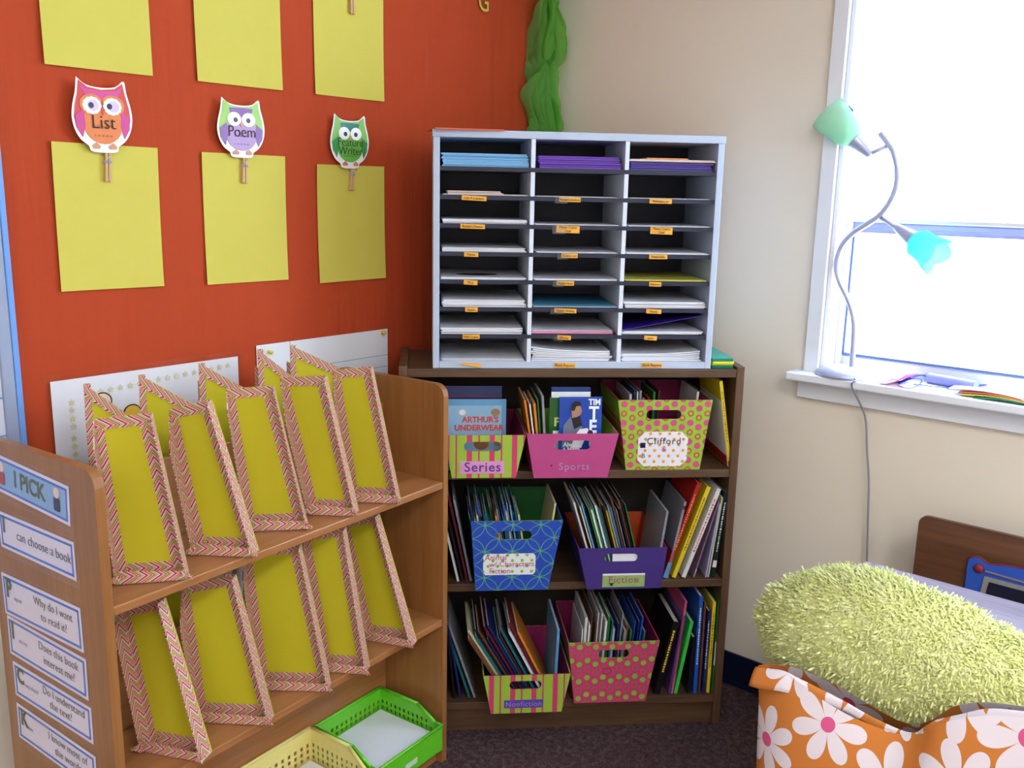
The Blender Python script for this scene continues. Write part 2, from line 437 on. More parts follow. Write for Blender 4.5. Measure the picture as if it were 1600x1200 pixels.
# fluorescent ceiling lamps
LM = NT('lamp_diffuser'); LM.b.inputs['Emission Color'].default_value = (.97, .98, 1, 1); LM.b.inputs['Emission Strength'].default_value = LAMP
for k, (x, y, lab) in enumerate(((2.9, -2.2, 'window side of the room, nearer the corner'), (4.7, -2.2, 'window side, far from the corner'), (2.9, -4.4, 'left wall side, behind the viewer'), (4.7, -4.4, 'room end behind the viewer'))):
    th = thing('ceiling_lamp', 'long fluorescent ceiling lamp over the ' + lab, 'lamp', FR @ T((x, y, CH)))
    q = MB(); q.box(-.3, -.28, -.6, .6, -.06, 0); q.box(.28, .3, -.6, .6, -.06, 0); q.box(-.28, .28, -.6, -.58, -.06, 0); q.box(-.28, .28, .58, .6, -.06, 0)
    q.build('housing', WHITEP, th)
    q = MB(); q.box(-.28, .28, -.58, .58, -.05, -.04); q.build('diffuser', LM.m, th)

# ------------------------------------------------------------------ orange board on the left wall (x = -distance from the corner)
q = MB(); rr = random.Random(3)
fx = [(rr.uniform(0, 1.7), rr.uniform(.01, .03), rr.uniform(-.0025, .0025)) for _ in range(26)]
def drape(u, v):
    x = -1.735 + u * 1.655; z = .55 + v * 1.95
    d = sum(a * math.exp(-((x + 1.735 - c) / s_) ** 2) for c, s_, a in fx) + .0015 * math.sin(9 * x + 2 * z) * math.sin(3 * z + 4 * x)
    return (x, -.005 - max(-.003, d), z)
q.grid(170, 40, drape); q2 = q.build('fabric_backing', BACKING, None, FL, smooth=True, solid=.0015)
tag(q2, 'orange fabric covering the whole display board on the left wall', 'board')
def paper(x, z, w_, h, y, mat, seed, name, label, cat, F=FL, curl=.004, group=None, rot=0, p=None):
    r = random.Random(seed); c = [r.uniform(.3, 1) * curl for _ in range(4)]
    q = MB()
    def fn(u, v):
        d = c[0] * ((1 - u) * v) ** 4 + c[1] * (u * v) ** 4 + c[2] * (u * (1 - v)) ** 4 + c[3] * ((1 - u) * (1 - v)) ** 4
        return (u * w_, -.0004 - d - .0008 * math.sin(3.1 * u + seed) ** 2, -h * (1 - v))
    q.grid(12, 14, fn)
    o = q.build(name, mat, None, F @ T((x, y, z)) @ Ry(rot), smooth=False, solid=.0004)
    return tag(o, label, cat, group)
ys = -.0095
PG = 'yellow paper sheets on the orange board'
for (x, z, lab, rot) in ((-1.6276, 1.5777, 'yellow paper sheet below the red and orange owl', .012), (-1.2918, 1.571, 'yellow paper sheet below the purple owl', .004), (-.9675, 1.5546, 'yellow paper sheet below the green owl', -.004),
                    (-1.6284, 2.0316, 'yellow paper sheet above the red and orange owl, upper row', .0), (-1.2929, 2.0316, 'yellow paper sheet above the purple owl, upper row', .0), (-.9661, 2.0316, 'yellow paper sheet above the green owl, clothespin at its top', .0)):
    paper(x, z, .2286, .3048, ys, YPAPER, int(abs(x * 1000)), 'paper_sheet', lab, 'paper', group=PG, rot=rot)
def clothespin(x, z, label, tilt=0):
    th = thing('clothespin', label, 'clothespin', FL @ T((x, ys - .002, z)) @ Ry(tilt))
    for s_ in (-1, 1):
        q = MB(); q.hexa([(s_ * .0008, -.0085, -.075), (s_ * .0075, -.0085, -.075), (s_ * .0075, -.0, -.075), (s_ * .0008, 0, -.075),
                          (s_ * .0004, -.0085, 0), (s_ * .0058, -.0085, 0), (s_ * .0058, 0, 0), (s_ * .0004, 0, 0)])
        q.build('wooden_half', TAN, th, bevel=.0008)
    q = MB()
    for k in range(3): q.tube([(.0095 * math.cos(t), -.0042 + .0055 * math.sin(t), -.032 - .002 * k) for t in [i * math.pi / 6 for i in range(13)]], .0007, 5)
    q.tube([(-.006, -.0095, -.03), (.006, -.0095, -.02)], .0007, 5); q.build('spring', METAL, th)
Z3 = (lambda px, py: on(FL, px, py, y=ys))
for px, py, lab in ((166, 235, 'clothespin under the red and orange owl'), (380, 243, 'clothespin under the purple owl'), (548, 258, 'clothespin under the green owl')):
    p_ = Z3(px, py); clothespin(p_.x, p_.z + .01, 'wooden ' + lab, .05)
p_ = Z3(548, 22); clothespin(p_.x, p_.z + .074, 'wooden clothespin at the top edge of the photo on the upper yellow sheet')
# owls: paper cut-outs; local metres about the middle, 0.15 tall
def owl(pxs, label, word, colors, beakc, wsize):
    (lx, ty), (rx, _), (_, by) = pxs
    Zo = lambda px, py: on(FL, px, py, y=ys - .014)
    a = Zo(lx, ty); c = Zo(rx, (ty + by) / 2); d = Zo((lx + rx) / 2, by)
    W = c.x - a.x; H = a.z - d.z
    th = thing('owl_cutout', label, 'decoration', FL @ T((a.x + W / 2, ys - .014, a.z - H / 2)))
    sx, sz = W / .116, H / .15
    base = [(-.045, .075), (-.028, .061), (0, .057), (.028, .061), (.045, .074), (.049, .05), (.056, .02), (.058, -.005), (.053, -.03), (.042, -.05), (.028, -.062), (.022, -.074), (-.022, -.074), (-.03, -.062), (-.044, -.05), (-.054, -.03), (-.058, -.005), (-.055, .02), (-.049, .045)]
    def pg(P, y, name, rgb, k=1.0, smooth=0):
        pp = [(x * sx * k, z * sz * k) for x, z in P]
        if smooth: pp = [(v.x, v.z) for v in catmull([(x, 0, z) for x, z in pp + [pp[0]]], 4)[:-1]]
        q = MB(); q.prism(pp, -y - .0003, -y + .0003); return q.build(name, col(rgb, .35), th)
    bodyc, wing, belly, head, feet = colors
    pg(base, 0, 'white_border', (246, 240, 244), 1.0, 1)
    pg([p for p in base if p[1] > -.05] , .0008, 'body', bodyc, .93, 0)
    pg([(-.044, .066), (-.03, .055), (0, .051), (.03, .055), (.044, .066), (.03, .035), (.008, .02), (0, .012), (-.008, .02), (-.03, .035)] if word == 'List' else [(-.03, .052), (0, .054), (.03, .052), (.022, .02), (-.022, .02)], .0012, 'forehead', head, .96)
    pg(ell(0, -.015, .038, .043), .0014, 'belly', belly)
    for s_ in (-1, 1):
        pg([(s_ * .036, .012), (s_ * .052, -.002), (s_ * .051, -.025), (s_ * .040, -.046), (s_ * .034, -.02)], .0018, 'wing', wing)
        if word == 'List': pg(ell(s_ * .02, .022, .023, .021), .0019, 'eye_patch', belly)
        pg(ell(s_ * .0195, .02, .0175, .0175, 36, .045, 12) if word == 'List' else ell(s_ * .0175, .022, .0165, .0175), .0023, 'eye', (250, 248, 252))
        if word == 'List': pg(ell(s_ * .0195 + .002, .02, .011, .012), .0026, 'iris', (214, 190, 226))
        pg(ell(s_ * .0175 + (-.004 if word == 'List' else (.003 if s_ < 0 else -.001)), .02, .0052, .0062), .0029, 'pupil', (38, 40, 62))
        pg([(s_ * .016 - .008, -.062), (s_ * .016, -.055), (s_ * .016 + .008, -.062), (s_ * .016 + .006, -.068), (s_ * .016 - .006, -.068)], .0022, 'foot', feet)
    pg([(-.005, .014), (.005, .014), (0, 0)], .0032, 'beak', beakc)
    for k in range(2): pg([(-.018 + .004 * i, -.018 - .02 * k - (.003 if i % 2 else 0)) for i in range(10)] + [(.018 - .004 * i, -.0205 - .02 * k - (.003 if i % 2 else 0)) for i in range(10)], .0017, 'feather_line', tuple(int(x * .82) for x in belly))
    for i, ln in enumerate(word.split('\n')):
        text(ln, wsize, T((0, -.0036, (-.026 if word == 'List' else -.020 if word == 'Poem' else -.012) - .022 * i)), th, mat=INK, ax='CENTER', bold=-.0003, sx=.92)
owl(((107, 118), (206, 118), (0, 238)), 'red and orange owl cut-out with List handwritten on it', 'List', ((206, 58, 50), (200, 50, 130), (222, 120, 46), (206, 60, 140), (206, 140, 90)), (206, 70, 60), .040)
owl(((337, 150), (413, 150), (0, 246)), 'purple and lime owl cut-out with Poem handwritten on it', 'Poem', ((150, 196, 84), (134, 84, 156), (176, 138, 190), (130, 74, 150), (196, 130, 100)), (210, 160, 90), .036)
owl(((515, 176), (576, 176), (0, 263)), 'green owl cut-out with Feature Writer handwritten on it', 'Feature\nWriter', ((128, 190, 80), (54, 140, 74), (100, 180, 70), (20, 120, 100), (196, 130, 100)), (210, 160, 70), .030)
g_ = Z3(757, 8)
th = thing('paper_letter', 'yellow paper letter G at the top edge of the orange board', 'letter', FL @ T((g_.x, ys - .002, g_.z - .018)))
text('G', .085, T((-.03, 0, 0)), th, mat=YPAPER, extr=.0005, sx=.8)
# laminated white poster behind the shelf
a = on(FL, 78, 597, y=-.01); c = on(FL, 371, 550, y=-.01)
LAM = glassy('laminate_film', (255, 254, 254), .95, .15)
th = thing('laminated_poster', 'laminated white poster with a border of small stars behind the yellow book files', 'poster', FL @ T((a.x, -.0100, a.z - .30)))
pw = c.x - a.x
q = MB(); q.box(0, pw, -.0004, .0004, -.0, .30); q.build('sheet', SHEET, th)
q = MB(); q.face([(-.015, -.0034, -.02), (pw + .008, -.0034, -.02), (pw + .008, -.0034, .315), (-.015, -.0034, .315)]); q.build('laminate_edge', LAM, th)
q = MB(); st = []
for i in range(15): st.append((.105 + i * .0225, .264 + .0012 * i))
for i in range(4): st.append((.04, .25 - i * .018))
for i in range(15): st.append((.04, .17 - i * .018))
for x, z in st: q.prism(star(x, z, .008), -.0022, -.0017)
q.build('stars', col((214, 208, 170)), th)
ea = on(FL, 160, 628, y=-.012); eb = on(FL, 207, 646, y=-.012)
for x, z, c1, k in ((ea.x - a.x, ea.z - a.z + .30, (238, 220, 205), 0), (eb.x - a.x, eb.z - a.z + .30, (232, 190, 60), 1)):
    q = MB(); q.prism(ell(x, z, .022, .022), -.0025, -.0019); q.build('round_outline', col((60, 40, 30)), th)
    q = MB(); q.prism(ell(x, z, .019, .019), -.003, -.0026); q.build('round_face', col(c1), th)
# ruled dry-erase sheet pinned to the right of it
a = on(FL, 400, 540, y=-.01); c = on(FL, 605, 520, y=-.01)
th = thing('chart_sheet', 'white ruled chart sheet pinned with two yellow push pins', 'chart', FL @ T((a.x, -.0110, a.z - .32)))
pw = c.x - a.x
q = MB(); q.box(0, pw, -.0004, .0004, 0, .32); q.build('sheet', SHEET, th)
q = MB()
for k in range(9): q.box(0 if k else .12, pw, -.0012, -.0008, .245 - k * .033, .2462 - k * .033)
q.box(.10, .1015, -.0012, -.0008, 0, .32); q.build('rule_lines', col((110, 130, 170)), th)
YPIN = col((236, 206, 40), .3)
for k, (x, z) in enumerate(((.035, .300), (pw - .022, .312))):
    t2 = thing('push_pin', ('yellow push pin at the left corner of the ruled chart sheet', 'yellow push pin at the right corner of the ruled chart sheet')[k], 'push pin', FL @ T((a.x + x, -.0115, a.z - .32 + z)))
    q = MB(); q.lathe([(.0045, 0), (.0045, .002), (.0025, .003), (.0022, .009), (.005, .010), (.005, .013)], Rx(math.pi / 2), 14); q.build('pin_head', YPIN, t2, smooth=True)
# white board at the far left with pale blue edge
th = thing('ruled_board', 'white magnetic board with pale blue rules and a blue edge at the far left', 'board', FL @ T((-1.73, -.004, .62)))
q = MB(); q.box(-1.1, -.035, -.010, 0, 0, 1.6); q.build('panel', plain('board_white', (226, 232, 248), .3), th)
q = MB(); q.box(-.036, -.012, -.020, 0, 0, 1.6); q.build('grey_frame', plain('board_grey', (150, 160, 186), .4), th, bevel=.002)
q = MB(); q.box(-.012, 0, -.022, 0, 0, 1.6); q.build('blue_edge', plain('board_blue', (110, 158, 226), .4), th, bevel=.002)
q = MB()
for k in range(20): q.box(-1.1, -.036, -.0112, -.0104, .05 + k * .079, .054 + k * .079)
q.build('blue_rules', plain('rule_blue', (110, 170, 230), .4), th)
# green gauze garland at the right edge of the board
GAUZE = thin('green_gauze', (180, 236, 140), .58, .55, .7)
th = None; q = MB(); r5 = random.Random(5)
for layer in range(3):
    ph = r5.uniform(0, 6); amp = r5.uniform(.010, .022); w0 = (.10, .085, .07, .095)[layer]
    def sh(u, v, ph=ph, amp=amp, w0=w0, layer=layer):
        z = 1.25 + v * 1.35; s_ = 19 * v + ph
        pinch = .55 + .45 * abs(math.sin(s_ * .55 + layer)) ; cx = -.088 + .016 * math.sin(s_ * .9) + .008 * math.sin(2.3 * s_ + 1)
        a_ = (u - .5) * w0 * pinch * 1.5
        tw = .9 * math.sin(s_ * .6 + ph)
        x = cx + a_ * math.cos(tw) + .007 * math.sin(22 * u + 31 * v + ph) + .004 * math.sin(61 * v + 7 * u + ph)
        y = -.045 + a_ * math.sin(tw) * .8 - .011 * math.sin(24 * u + s_ * 3 + 2 * math.sin(40 * v)) - .004 * math.sin(47 * u + 90 * v) - .012 * layer / 3
        return (min(x, -.006), min(y, -.012), z)
    q.grid(44, 200, sh)
tag(q.build('gauze_garland', GAUZE, None, FL, smooth=True), 'bunched green gauze garland hanging beside the corner at the board edge', 'garland')

# ------------------------------------------------------------------ brown bookcase
BW, BH, BD = .916, 1.0506, .3026
s1t, s2t, s3t = .766, .447, .091
th = thing('bookcase', 'dark brown wooden bookcase standing across the corner, full of book bins', 'bookcase', FB)
for x in (0, BW - .022):
    q = MB(); q.box(x, x + .022, 0, BD, 0, BH); q.build('side_panel', BROWNV, th, bevel=.0015)
q = MB(); q.box(.022, BW - .022, .001, BD - .006, 1.0216, 1.0436); q.build('top_board', BROWN, th, bevel=.0015)
for z in (s1t, s2t, s3t):
    q = MB(); q.box(.022, BW - .022, .002, BD - .006, z - .022, z); q.build('shelf', BROWN, th, bevel=.0015)
q = MB(); q.box(.022, BW - .022, .012, .03, 0, s3t - .022); q.build('kick_board', BROWN, th)
q = MB(); q.box(.022, BW - .022, BD - .006, BD, .05, 1.0216); q.build('back_panel', plain('dark_hardboard', (44, 34, 30), .7), th)

# ------------------------------------------------------------------ grey literature organizer
gx, gy, gW, gH, gz, gD = .0874, .0082, .7369, .5969, 1.0442, .285
FO = FB @ T((gx, gy, gz))
th = thing('paper_sorter', 'grey paper sorter with twenty-four slots on top of the brown bookcase', 'organizer', FO)
tk = .0165
for x in (0, gW - tk):
    q = MB(); q.box(x, x + tk, 0, gD, 0, gH - tk); q.build('side_panel', GREY, th, bevel=.0015)
q = MB(); q.box(-.002, gW + .002, -.001, gD, gH - tk, gH + .002); q.build('top_board', GREY, th, bevel=.0015)
q = MB(); q.box(tk, gW - tk, 0, gD, 0, tk * 1.1); q.build('bottom_board', GREY, th, bevel=.0015)
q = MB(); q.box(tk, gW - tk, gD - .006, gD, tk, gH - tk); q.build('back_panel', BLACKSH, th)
cellh = (gH - tk * 2.1) / 8; cw = (gW - 4 * tk + .012) / 3
shz = [tk * 1.1 + cellh * k for k in range(1, 8)]
for z in shz:
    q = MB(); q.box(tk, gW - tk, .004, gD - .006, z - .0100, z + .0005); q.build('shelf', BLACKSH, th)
divx = [tk + cw, tk + 2 * cw + .0105]
for x in divx:
    q = MB()
    zz = [tk * 1.1] + shz + [gH - tk]
    for k in range(8): q.box(x, x + .0105, .002, gD - .006, zz[k] + (.0006 if k else 0), zz[k + 1] - (.0102 if k < 7 else 0))
    q.build('divider', plain('pale_divider', (222, 228, 242), .5, var=.02), th)
cx0 = [tk, divx[0] + .0105, divx[1] + .0105]
# paper stacks: row 0 = top
PAP = {'w': (SHEET, 'white'), 'b': (plain('light_blue_paper', (128, 186, 232), .6), 'light blue'), 'v': (plain('violet_folder', (104, 56, 172), .5), 'violet'),
       'y': (plain('pale_yellow_paper', (214, 206, 96), .6), 'pale yellow'), 't': (plain('teal_blue_paper', (64, 132, 168), .6), 'teal blue'), 'p': (plain('pink_paper', (232, 150, 190), .6), 'pink'),
       'c': (plain('cream_paper', (224, 202, 190), .6), 'cream'), 'n': (plain('indigo_folder', (58, 30, 140), .4), 'indigo'), 'o': (plain('orange_card', (240, 150, 80), .5), 'orange'), 'd': (plain('dim_violet_folder', (72, 52, 140), .5), 'dark violet')}
def stack(ci, ri, n, key, label, wfrac=.92, lh=.0018, x0=.006, curl=0, z0=0, yf=.012, depth=.26, tiltr=0, name='paper_stack', cat='paper stack', cn=0):
    mat, _ = PAP[key]; z = zz[7 - ri] + .0008 + z0; X = cx0[ci] + x0; wv = cw * wfrac
    r = random.Random(ci * 31 + ri * 7 + n + int(z0 * 1e4)); q = MB()
    for k in range(n):
        dx = r.uniform(0, .006); dy = r.uniform(-.004, .006); cc = curl * (1 - .0 * k / n); L = wv - r.uniform(0, .008)
        zc = z + k * lh
        def fn(u, v, s_=0): return (X + dx + u * L, yf + dy + v * depth, zc + s_ + cc * (1 - u) ** 3 * k / max(1, n) + cn * u ** 3 * k / max(1, n) + tiltr * u)
        V = []; N = 9
        for side in (0, lh * .86):
            for j in (0, 1):
                for i in range(N): V.append(fn(i / (N - 1), j, side))
        F = []
        for i in range(N - 1):
            F += [(i, N + i, N + i + 1, i + 1), (2 * N + i, 2 * N + i + 1, 3 * N + i + 1, 3 * N + i), (i, i + 1, 2 * N + i + 1, 2 * N + i), (N + i + 1, N + i, 3 * N + i, 3 * N + i + 1)]
        F += [(0, 2 * N, 3 * N, N), (N - 1, 2 * N - 1, 4 * N - 1, 3 * N - 1)]
        q.faces(V, F)
    o = q.build(name, mat, None, FO); return tag(o, label, cat)
colname = ('left', 'middle', 'right'); rown = ('top', 'second', 'third', 'fourth', 'fifth', 'sixth', 'seventh', 'bottom')
def lab(ci, ri, s): return '%s in the %s row, %s column of the sorter' % (s, rown[ri], colname[ci])
stack(0, 0, 9, 'b', lab(0, 0, 'thick light blue paper stack'), .96, .0036, .003)
stack(1, 0, 6, 'v', lab(1, 0, 'thick stack of violet folders'), .93, .0052, .008, name='folder_stack', cat='folders')
stack(2, 0, 4, 'd', lab(2, 0, 'dark violet folders'), .95, .0052, .004, name='folder_stack', cat='folders')
stack(2, 0, 2, 'c', lab(2, 0, 'cream folder on violet ones'), .99, .003, .001, z0=.0222, name='folder', cat='folder')
stack(2, 0, 1, 'o', lab(2, 0, 'orange card lying uppermost'), .5, .003, .045, z0=.0286, name='card', cat='card')
stack(0, 1, 2, 'w', lab(0, 1, 'thin white paper stack'), .95, .0014, .005)
stack(0, 1, 3, 'c', lab(0, 1, 'short cream booklet'), .62, .0026, .018, z0=.003, name='booklet', cat='booklet')
stack(1, 1, 2, 'w', lab(1, 1, 'two or so white sheets'), .93, .0008, .004)
stack(2, 1, 2, 'w', lab(2, 1, 'flat white sheets'), .93, .0007, .006)
stack(0, 2, 5, 'w', lab(0, 2, 'white paper stack'), .95, .0022, .006)
stack(1, 2, 2, 'w', lab(1, 2, 'few white sheets'), .96, .001, .003)
stack(2, 2, 2, 'w', lab(2, 2, 'few white sheets'), .96, .001, .003)
stack(0, 3, 5, 'w', lab(0, 3, 'uneven white paper stack'), .95, .002, .003)
stack(1, 3, 2, 'w', lab(1, 3, 'few white sheets'), .94, .0012, .006)
stack(2, 3, 3, 'w', lab(2, 3, 'thin white paper stack'), .97, .0012, .002)
stack(0, 4, 3, 'w', lab(0, 4, 'white sheets printed with an oval'), .96, .0016, .003)
stack(1, 4, 3, 'w', lab(1, 4, 'thin white paper stack'), .97, .0012, .003)
stack(2, 4, 3, 'y', lab(2, 4, 'thin pale yellow paper stack'), .96, .0014, .003)
stack(0, 5, 7, 'w', lab(0, 5, 'white paper stack'), .95, .0026, .006)
stack(1, 5, 2, 'w', lab(1, 5, 'white sheets under the teal paper'), .98, .0014, .001)
stack(1, 5, 3, 't', lab(1, 5, 'teal blue paper stack'), .93, .0012, .006, z0=.0032)
stack(2, 5, 6, 'w', lab(2, 5, 'white worksheet stack'), .95, .0028, .004)
stack(0, 6, 6, 'w', lab(0, 6, 'white paper stack'), .94, .0026, .002)
stack(1, 6, 3, 'p', lab(1, 6, 'pink paper stack'), .95, .0024, .001)
stack(1, 6, 2, 'w', lab(1, 6, 'white sheets lying on pink paper'), .93, .0012, .003, z0=.0075)
stack(2, 6, 4, 'w', lab(2, 6, 'white paper stack'), .94, .0022, .003)
stack(2, 6, 1, 'n', lab(2, 6, 'tilted glossy indigo folder'), .96, .0022, .002, z0=.010, tiltr=.040, name='folder', cat='folder')
stack(0, 7, 3, 'w', lab(0, 7, 'thin white paper stack'), .96, .0016, .003)
stack(1, 7, 8, 'w', lab(1, 7, 'thick white paper stack curling up leftward'), .93, .0032, .001, curl=.012)
stack(2, 7, 7, 'w', lab(2, 7, 'thick white paper stack curling up rightward'), .94, .0026, .002, cn=.010)
# dark oval on one sheet
q = MB(); q.slab([(cx0[0] + .1 + .055 * math.cos(t), .10 + .03 * math.sin(t)) for t in [i * math.pi / 12 for i in range(24)]], zz[3] + .0062, zz[3] + .0064)
tag(q.build('printed_oval', INK, None, FO), 'dark oval printed on the top sheet, fifth row, left column', 'print')
# orange tags on the shelf edges
CLR = glassy('clear_tape', (236, 240, 252), .90, .25)
def stag(ci, zc, xc, w_, h, s, rot=0, tape=0, size=.011):
    X = cx0[ci] + xc
    t2 = thing('orange_tag', 'orange paper tag reading %s' % s.replace('\n', ' ') if s else 'blank folded orange tag on the bottom edge of the sorter', 'tag', FO @ T((X, -.002, zc)) @ Ry(rot))
    q = MB(); q.grid(6, 1, lambda u, v: (u * w_, -.0012 * math.sin(u * 3.1), -h * (1 - v))); q.build('tag_paper', ORTAG, t2, solid=.0004)
    if tape: q = MB(); q.face([(-.010, -.0022, -h - .004), (w_ * .4, -.0022, -h - .004), (w_ * .4, -.0022, -.001), (-.010, -.0022, -.001)]); q.build('clear_tape', CLR, t2)
    lines = s.split('\n')
    for i, ln in enumerate(lines):
        if ln: text(ln, size, T((w_ / 2, -.0026, -h * (i + .75) / len(lines))), t2, ax='CENTER', sx=.86)
    return t2
L8 = [None, None, [('Lists 4 a student', .055, .062), ('Reward students', .062, .055), ('Estimation Jar', .056, .058)],
      [("Reader's Theater", .052, .062), ('Master Copies\nUsed', .057, .060), ('Master Copies\nUsed', .062, .058)],
      [('Poems', .062, .036), ('Cursive ext', .072, .042), ('Prefix/Suffix', .062, .048)],
      [('Mine', .062, .035), ('Supply Note', .062, .045), ('Behavior', .066, .032)],
      [('Apples', .066, .032), ('Insects Writing', .058, .058), ('Insects', .062, .040)],
      [('Math Copies', .060, .044), ('Writing', .068, .036), ('sorts', .060, .034)]]
for ri in range(2, 8):
    for ci in range(3):
        s_, xc, w_ = L8[ri][ci]; z = zz[8 - ri] + .0006
        two = '\n' in s_
        t2 = stag(ci, z, xc, w_, .018 if two else .0115, s_, random.Random(ri * 3 + ci).uniform(-.01, .05), tape=(ri * 3 + ci) % 3 == 1, size=.0088)
        if two: t2['label'] = 'two-line orange tag reading Master Copies Used in the %s column' % colname[ci]
stag(1, tk * 1.0, .062, .056, .0125, 'Book Reports', .04, size=.0105)['label'] = 'orange tag reading Book Reports on the bottom edge, middle column'
stag(2, tk * 1.0, .056, .056, .0125, 'Book Reports', .0, size=.0105)['label'] = 'orange tag reading Book Reports on the bottom edge, right column'
t2 = thing('orange_tag', 'blank half-folded orange tag on the bottom edge, left column', 'tag', FO @ T((cx0[0] + .052, -.002, tk)))
q = MB(); q.prism([(0, 0), (.056, -.003), (.056, -.013), (.03, -.009), (.002, -.004)], -.006, -.0054); q.build('tag_paper', ORTAG, t2)
# orange card lying on the sorter, overhanging its front
a = on(FB, 686, 203, z=gz + gH + .003); c = on(FB, 800, 207, z=gz + gH + .003)
q = MB(); q.slab([(.0, -.02), (.17, -.004), (.19, .09), (-.02, .12)], 0, .0015); q.slab([(-.0, -.022), (.17, -.006), (.17, -.004), (0, -.020)], -.002, .0015)
tag(q.build('orange_folder', plain('glossy_orange_card', (214, 84, 44), .25), None, FB @ T((gx + .005, gy + .0, gz + gH + .0024))), 'glossy orange folder lying on top of the grey sorter', 'folder')
# green and yellow folders to the right of the sorter
for k, (rgb, dx, nm) in enumerate((((16, 92, 74), 0, 'dark green'), ((22, 110, 84), .001, 'green'), ((120, 170, 60), -.001, 'lime'), ((232, 220, 30), .002, 'lower yellow'), ((238, 226, 40), .003, 'upper yellow'), ((14, 120, 96), 0, 'teal green'), ((60, 160, 140), 0, 'topmost pale teal'))):
    h = (.004, .004, .003, .003, .004, .006, .003)[k]; z = 1.0440 + sum((.004, .004, .003, .003, .004, .006, .003)[:k]) + .0003 * k
    q = MB(); q.box(gx + gW + .004 + dx, gx + gW + .062 + dx, .012, .27, 0, h)
    q = q.build('folder', plain('folder_' + nm.replace(' ', '_'), rgb, .45), None, FB @ T((0, 0, z)), bevel=.0008)
    tag(q, nm + ' folder in the small pile right of the grey sorter', 'folder', 'folders piled right of the sorter')

# ------------------------------------------------------------------ book bins
def stadium(cx, cz, hw, r, n=8):
    P = []
    for k in range(n + 1): a = -math.pi / 2 + math.pi * k / n; P.append((cx + hw + r * math.cos(a), cz + r * math.sin(a)))
    for k in range(n + 1): a = math.pi / 2 + math.pi * k / n; P.append((cx - hw + r * math.cos(a), cz + r * math.sin(a)))
    return P
def bin_(label, px, yf, ztop, mat, inner, slot, depth=.27, shelf=None, edge=None):
    """px: four pixel corners of the front (tl, tr, br, bl) that fix its width; returns the thing and its sizes"""
    tl, tr, br, bl = [on(FB, *p, y=yf) for p in px]
    z0 = shelf; H = (tl.z + tr.z) / 2 - z0
    xt0, xt1, xb0, xb1 = tl.x, tr.x, bl.x, br.x; cx = (xb0 + xb1) / 2
    th = thing('book_bin', label, 'bin', FB @ T((cx, yf, z0 + .0008)), 'book bins on the brown bookcase')
    a0, a1, b0, b1 = xt0 - cx, xt1 - cx, xb0 - cx, xb1 - cx
    sc, sh_, shw, sr_ = slot     # slot centre offset x, z from the top, half width, radius
    hx, hz = (a0 + a1) / 2 + sc, H - sh_; xl, xr = hx - shw - sr_, hx + shw + sr_; N = 28; t = .003
    xs = [hx - (shw + sr_) * math.cos(math.pi * i / N) for i in range(N + 1)]
    def hh(x):
        dx = max(0, abs(x - hx) - shw); return math.sqrt(max(0, sr_ * sr_ - dx * dx))
    q = MB()
    for y0, m_ in ((0, 0), (t, 1)):
        def F4(P): q.face([(x, y0, z) for x, z in P], m_, P)
        F4([(b0, 0), (xl, 0), (xl, H), (a0, H)]); F4([(xr, 0), (b1, 0), (a1, H), (xr, H)])
        for i in range(N):
            p0, p1 = xs[i], xs[i + 1]
            F4([(p0, 0), (p1, 0), (p1, hz - hh(p1)), (p0, hz - hh(p0))]); F4([(p0, hz + hh(p0)), (p1, hz + hh(p1)), (p1, H), (p0, H)])
    for i in range(N):
        p0, p1 = xs[i], xs[i + 1]
        for s_ in (-1, 1): q.face([(p0, 0, hz + s_ * hh(p0)), (p1, 0, hz + s_ * hh(p1)), (p1, t, hz + s_ * hh(p1)), (p0, t, hz + s_ * hh(p0))], 1)
    q.face([(a0, 0, H), (a1, 0, H), (a1, t, H), (a0, t, H)], 1)
    q.build('front_panel', [mat, edge or inner], th)
    ins = .02
    q = MB()
    q.hexa([(b0, t, 0), (b0 + t, t, 0), (b0 + t, depth, 0), (b0, depth, 0), (a0, t, H), (a0 + t, t, H), (a0 + t, depth, H), (a0, depth, H)])
    q.hexa([(b1 - t, t, 0), (b1, t, 0), (b1, depth, 0), (b1 - t, depth, 0), (a1 - t, t, H), (a1, t, H), (a1, depth, H), (a1 - t, depth, H)])
    q.hexa([(b0, depth - t, 0), (b1, depth - t, 0), (b1, depth, 0), (b0, depth, 0), (a0, depth - t, H), (a1, depth - t, H), (a1, depth, H), (a0, depth, H)])
    q.build('side_walls', mat, th)
    q = MB()
    q.face([(b0 + t + .0006, t, t), (b0 + t + .0006, depth - t, t), (a0 + t + .0006, depth - t, H), (a0 + t + .0006, t, H)])
    q.face([(b1 - t - .0006, t, t), (a1 - t - .0006, t, H), (a1 - t - .0006, depth - t, H), (b1 - t - .0006, depth - t, t)])
    q.face([(b0 + t, depth - t - .0006, t), (b1 - t, depth - t - .0006, t), (a1 - t, depth - t - .0006, H), (a0 + t, depth - t - .0006, H)])
    q.build('lining', inner, th)
    q = MB(); q.box(b0, b1, t, depth, 0, t); q.build('base', inner, th)
    return th, dict(x0=a0, x1=a1, b0=b0, b1=b1, H=H, cx=cx, yf=yf, z=z0)
def card(th, x0, x1, z0, z1, mat, name='label_card', cut=0, y=-.0008):
    P = [(x0 + cut, z0), (x1 - cut, z0), (x1, z0 + cut), (x1, z1 - cut), (x1 - cut, z1), (x0 + cut, z1), (x0, z1 - cut), (x0, z0 + cut)] if cut else [(x0, z0), (x1, z0), (x1, z1), (x0, z1)]
    q = MB(); q.prism(P, y - .0004, y + .0004); return q.build(name, mat, th)
PINKP = plain('pink_board', (184, 70, 130), .5); LIME = plain('lime_lining', (140, 186, 50), .5); PURP = plain('purple_board', (66, 46, 122), .5)
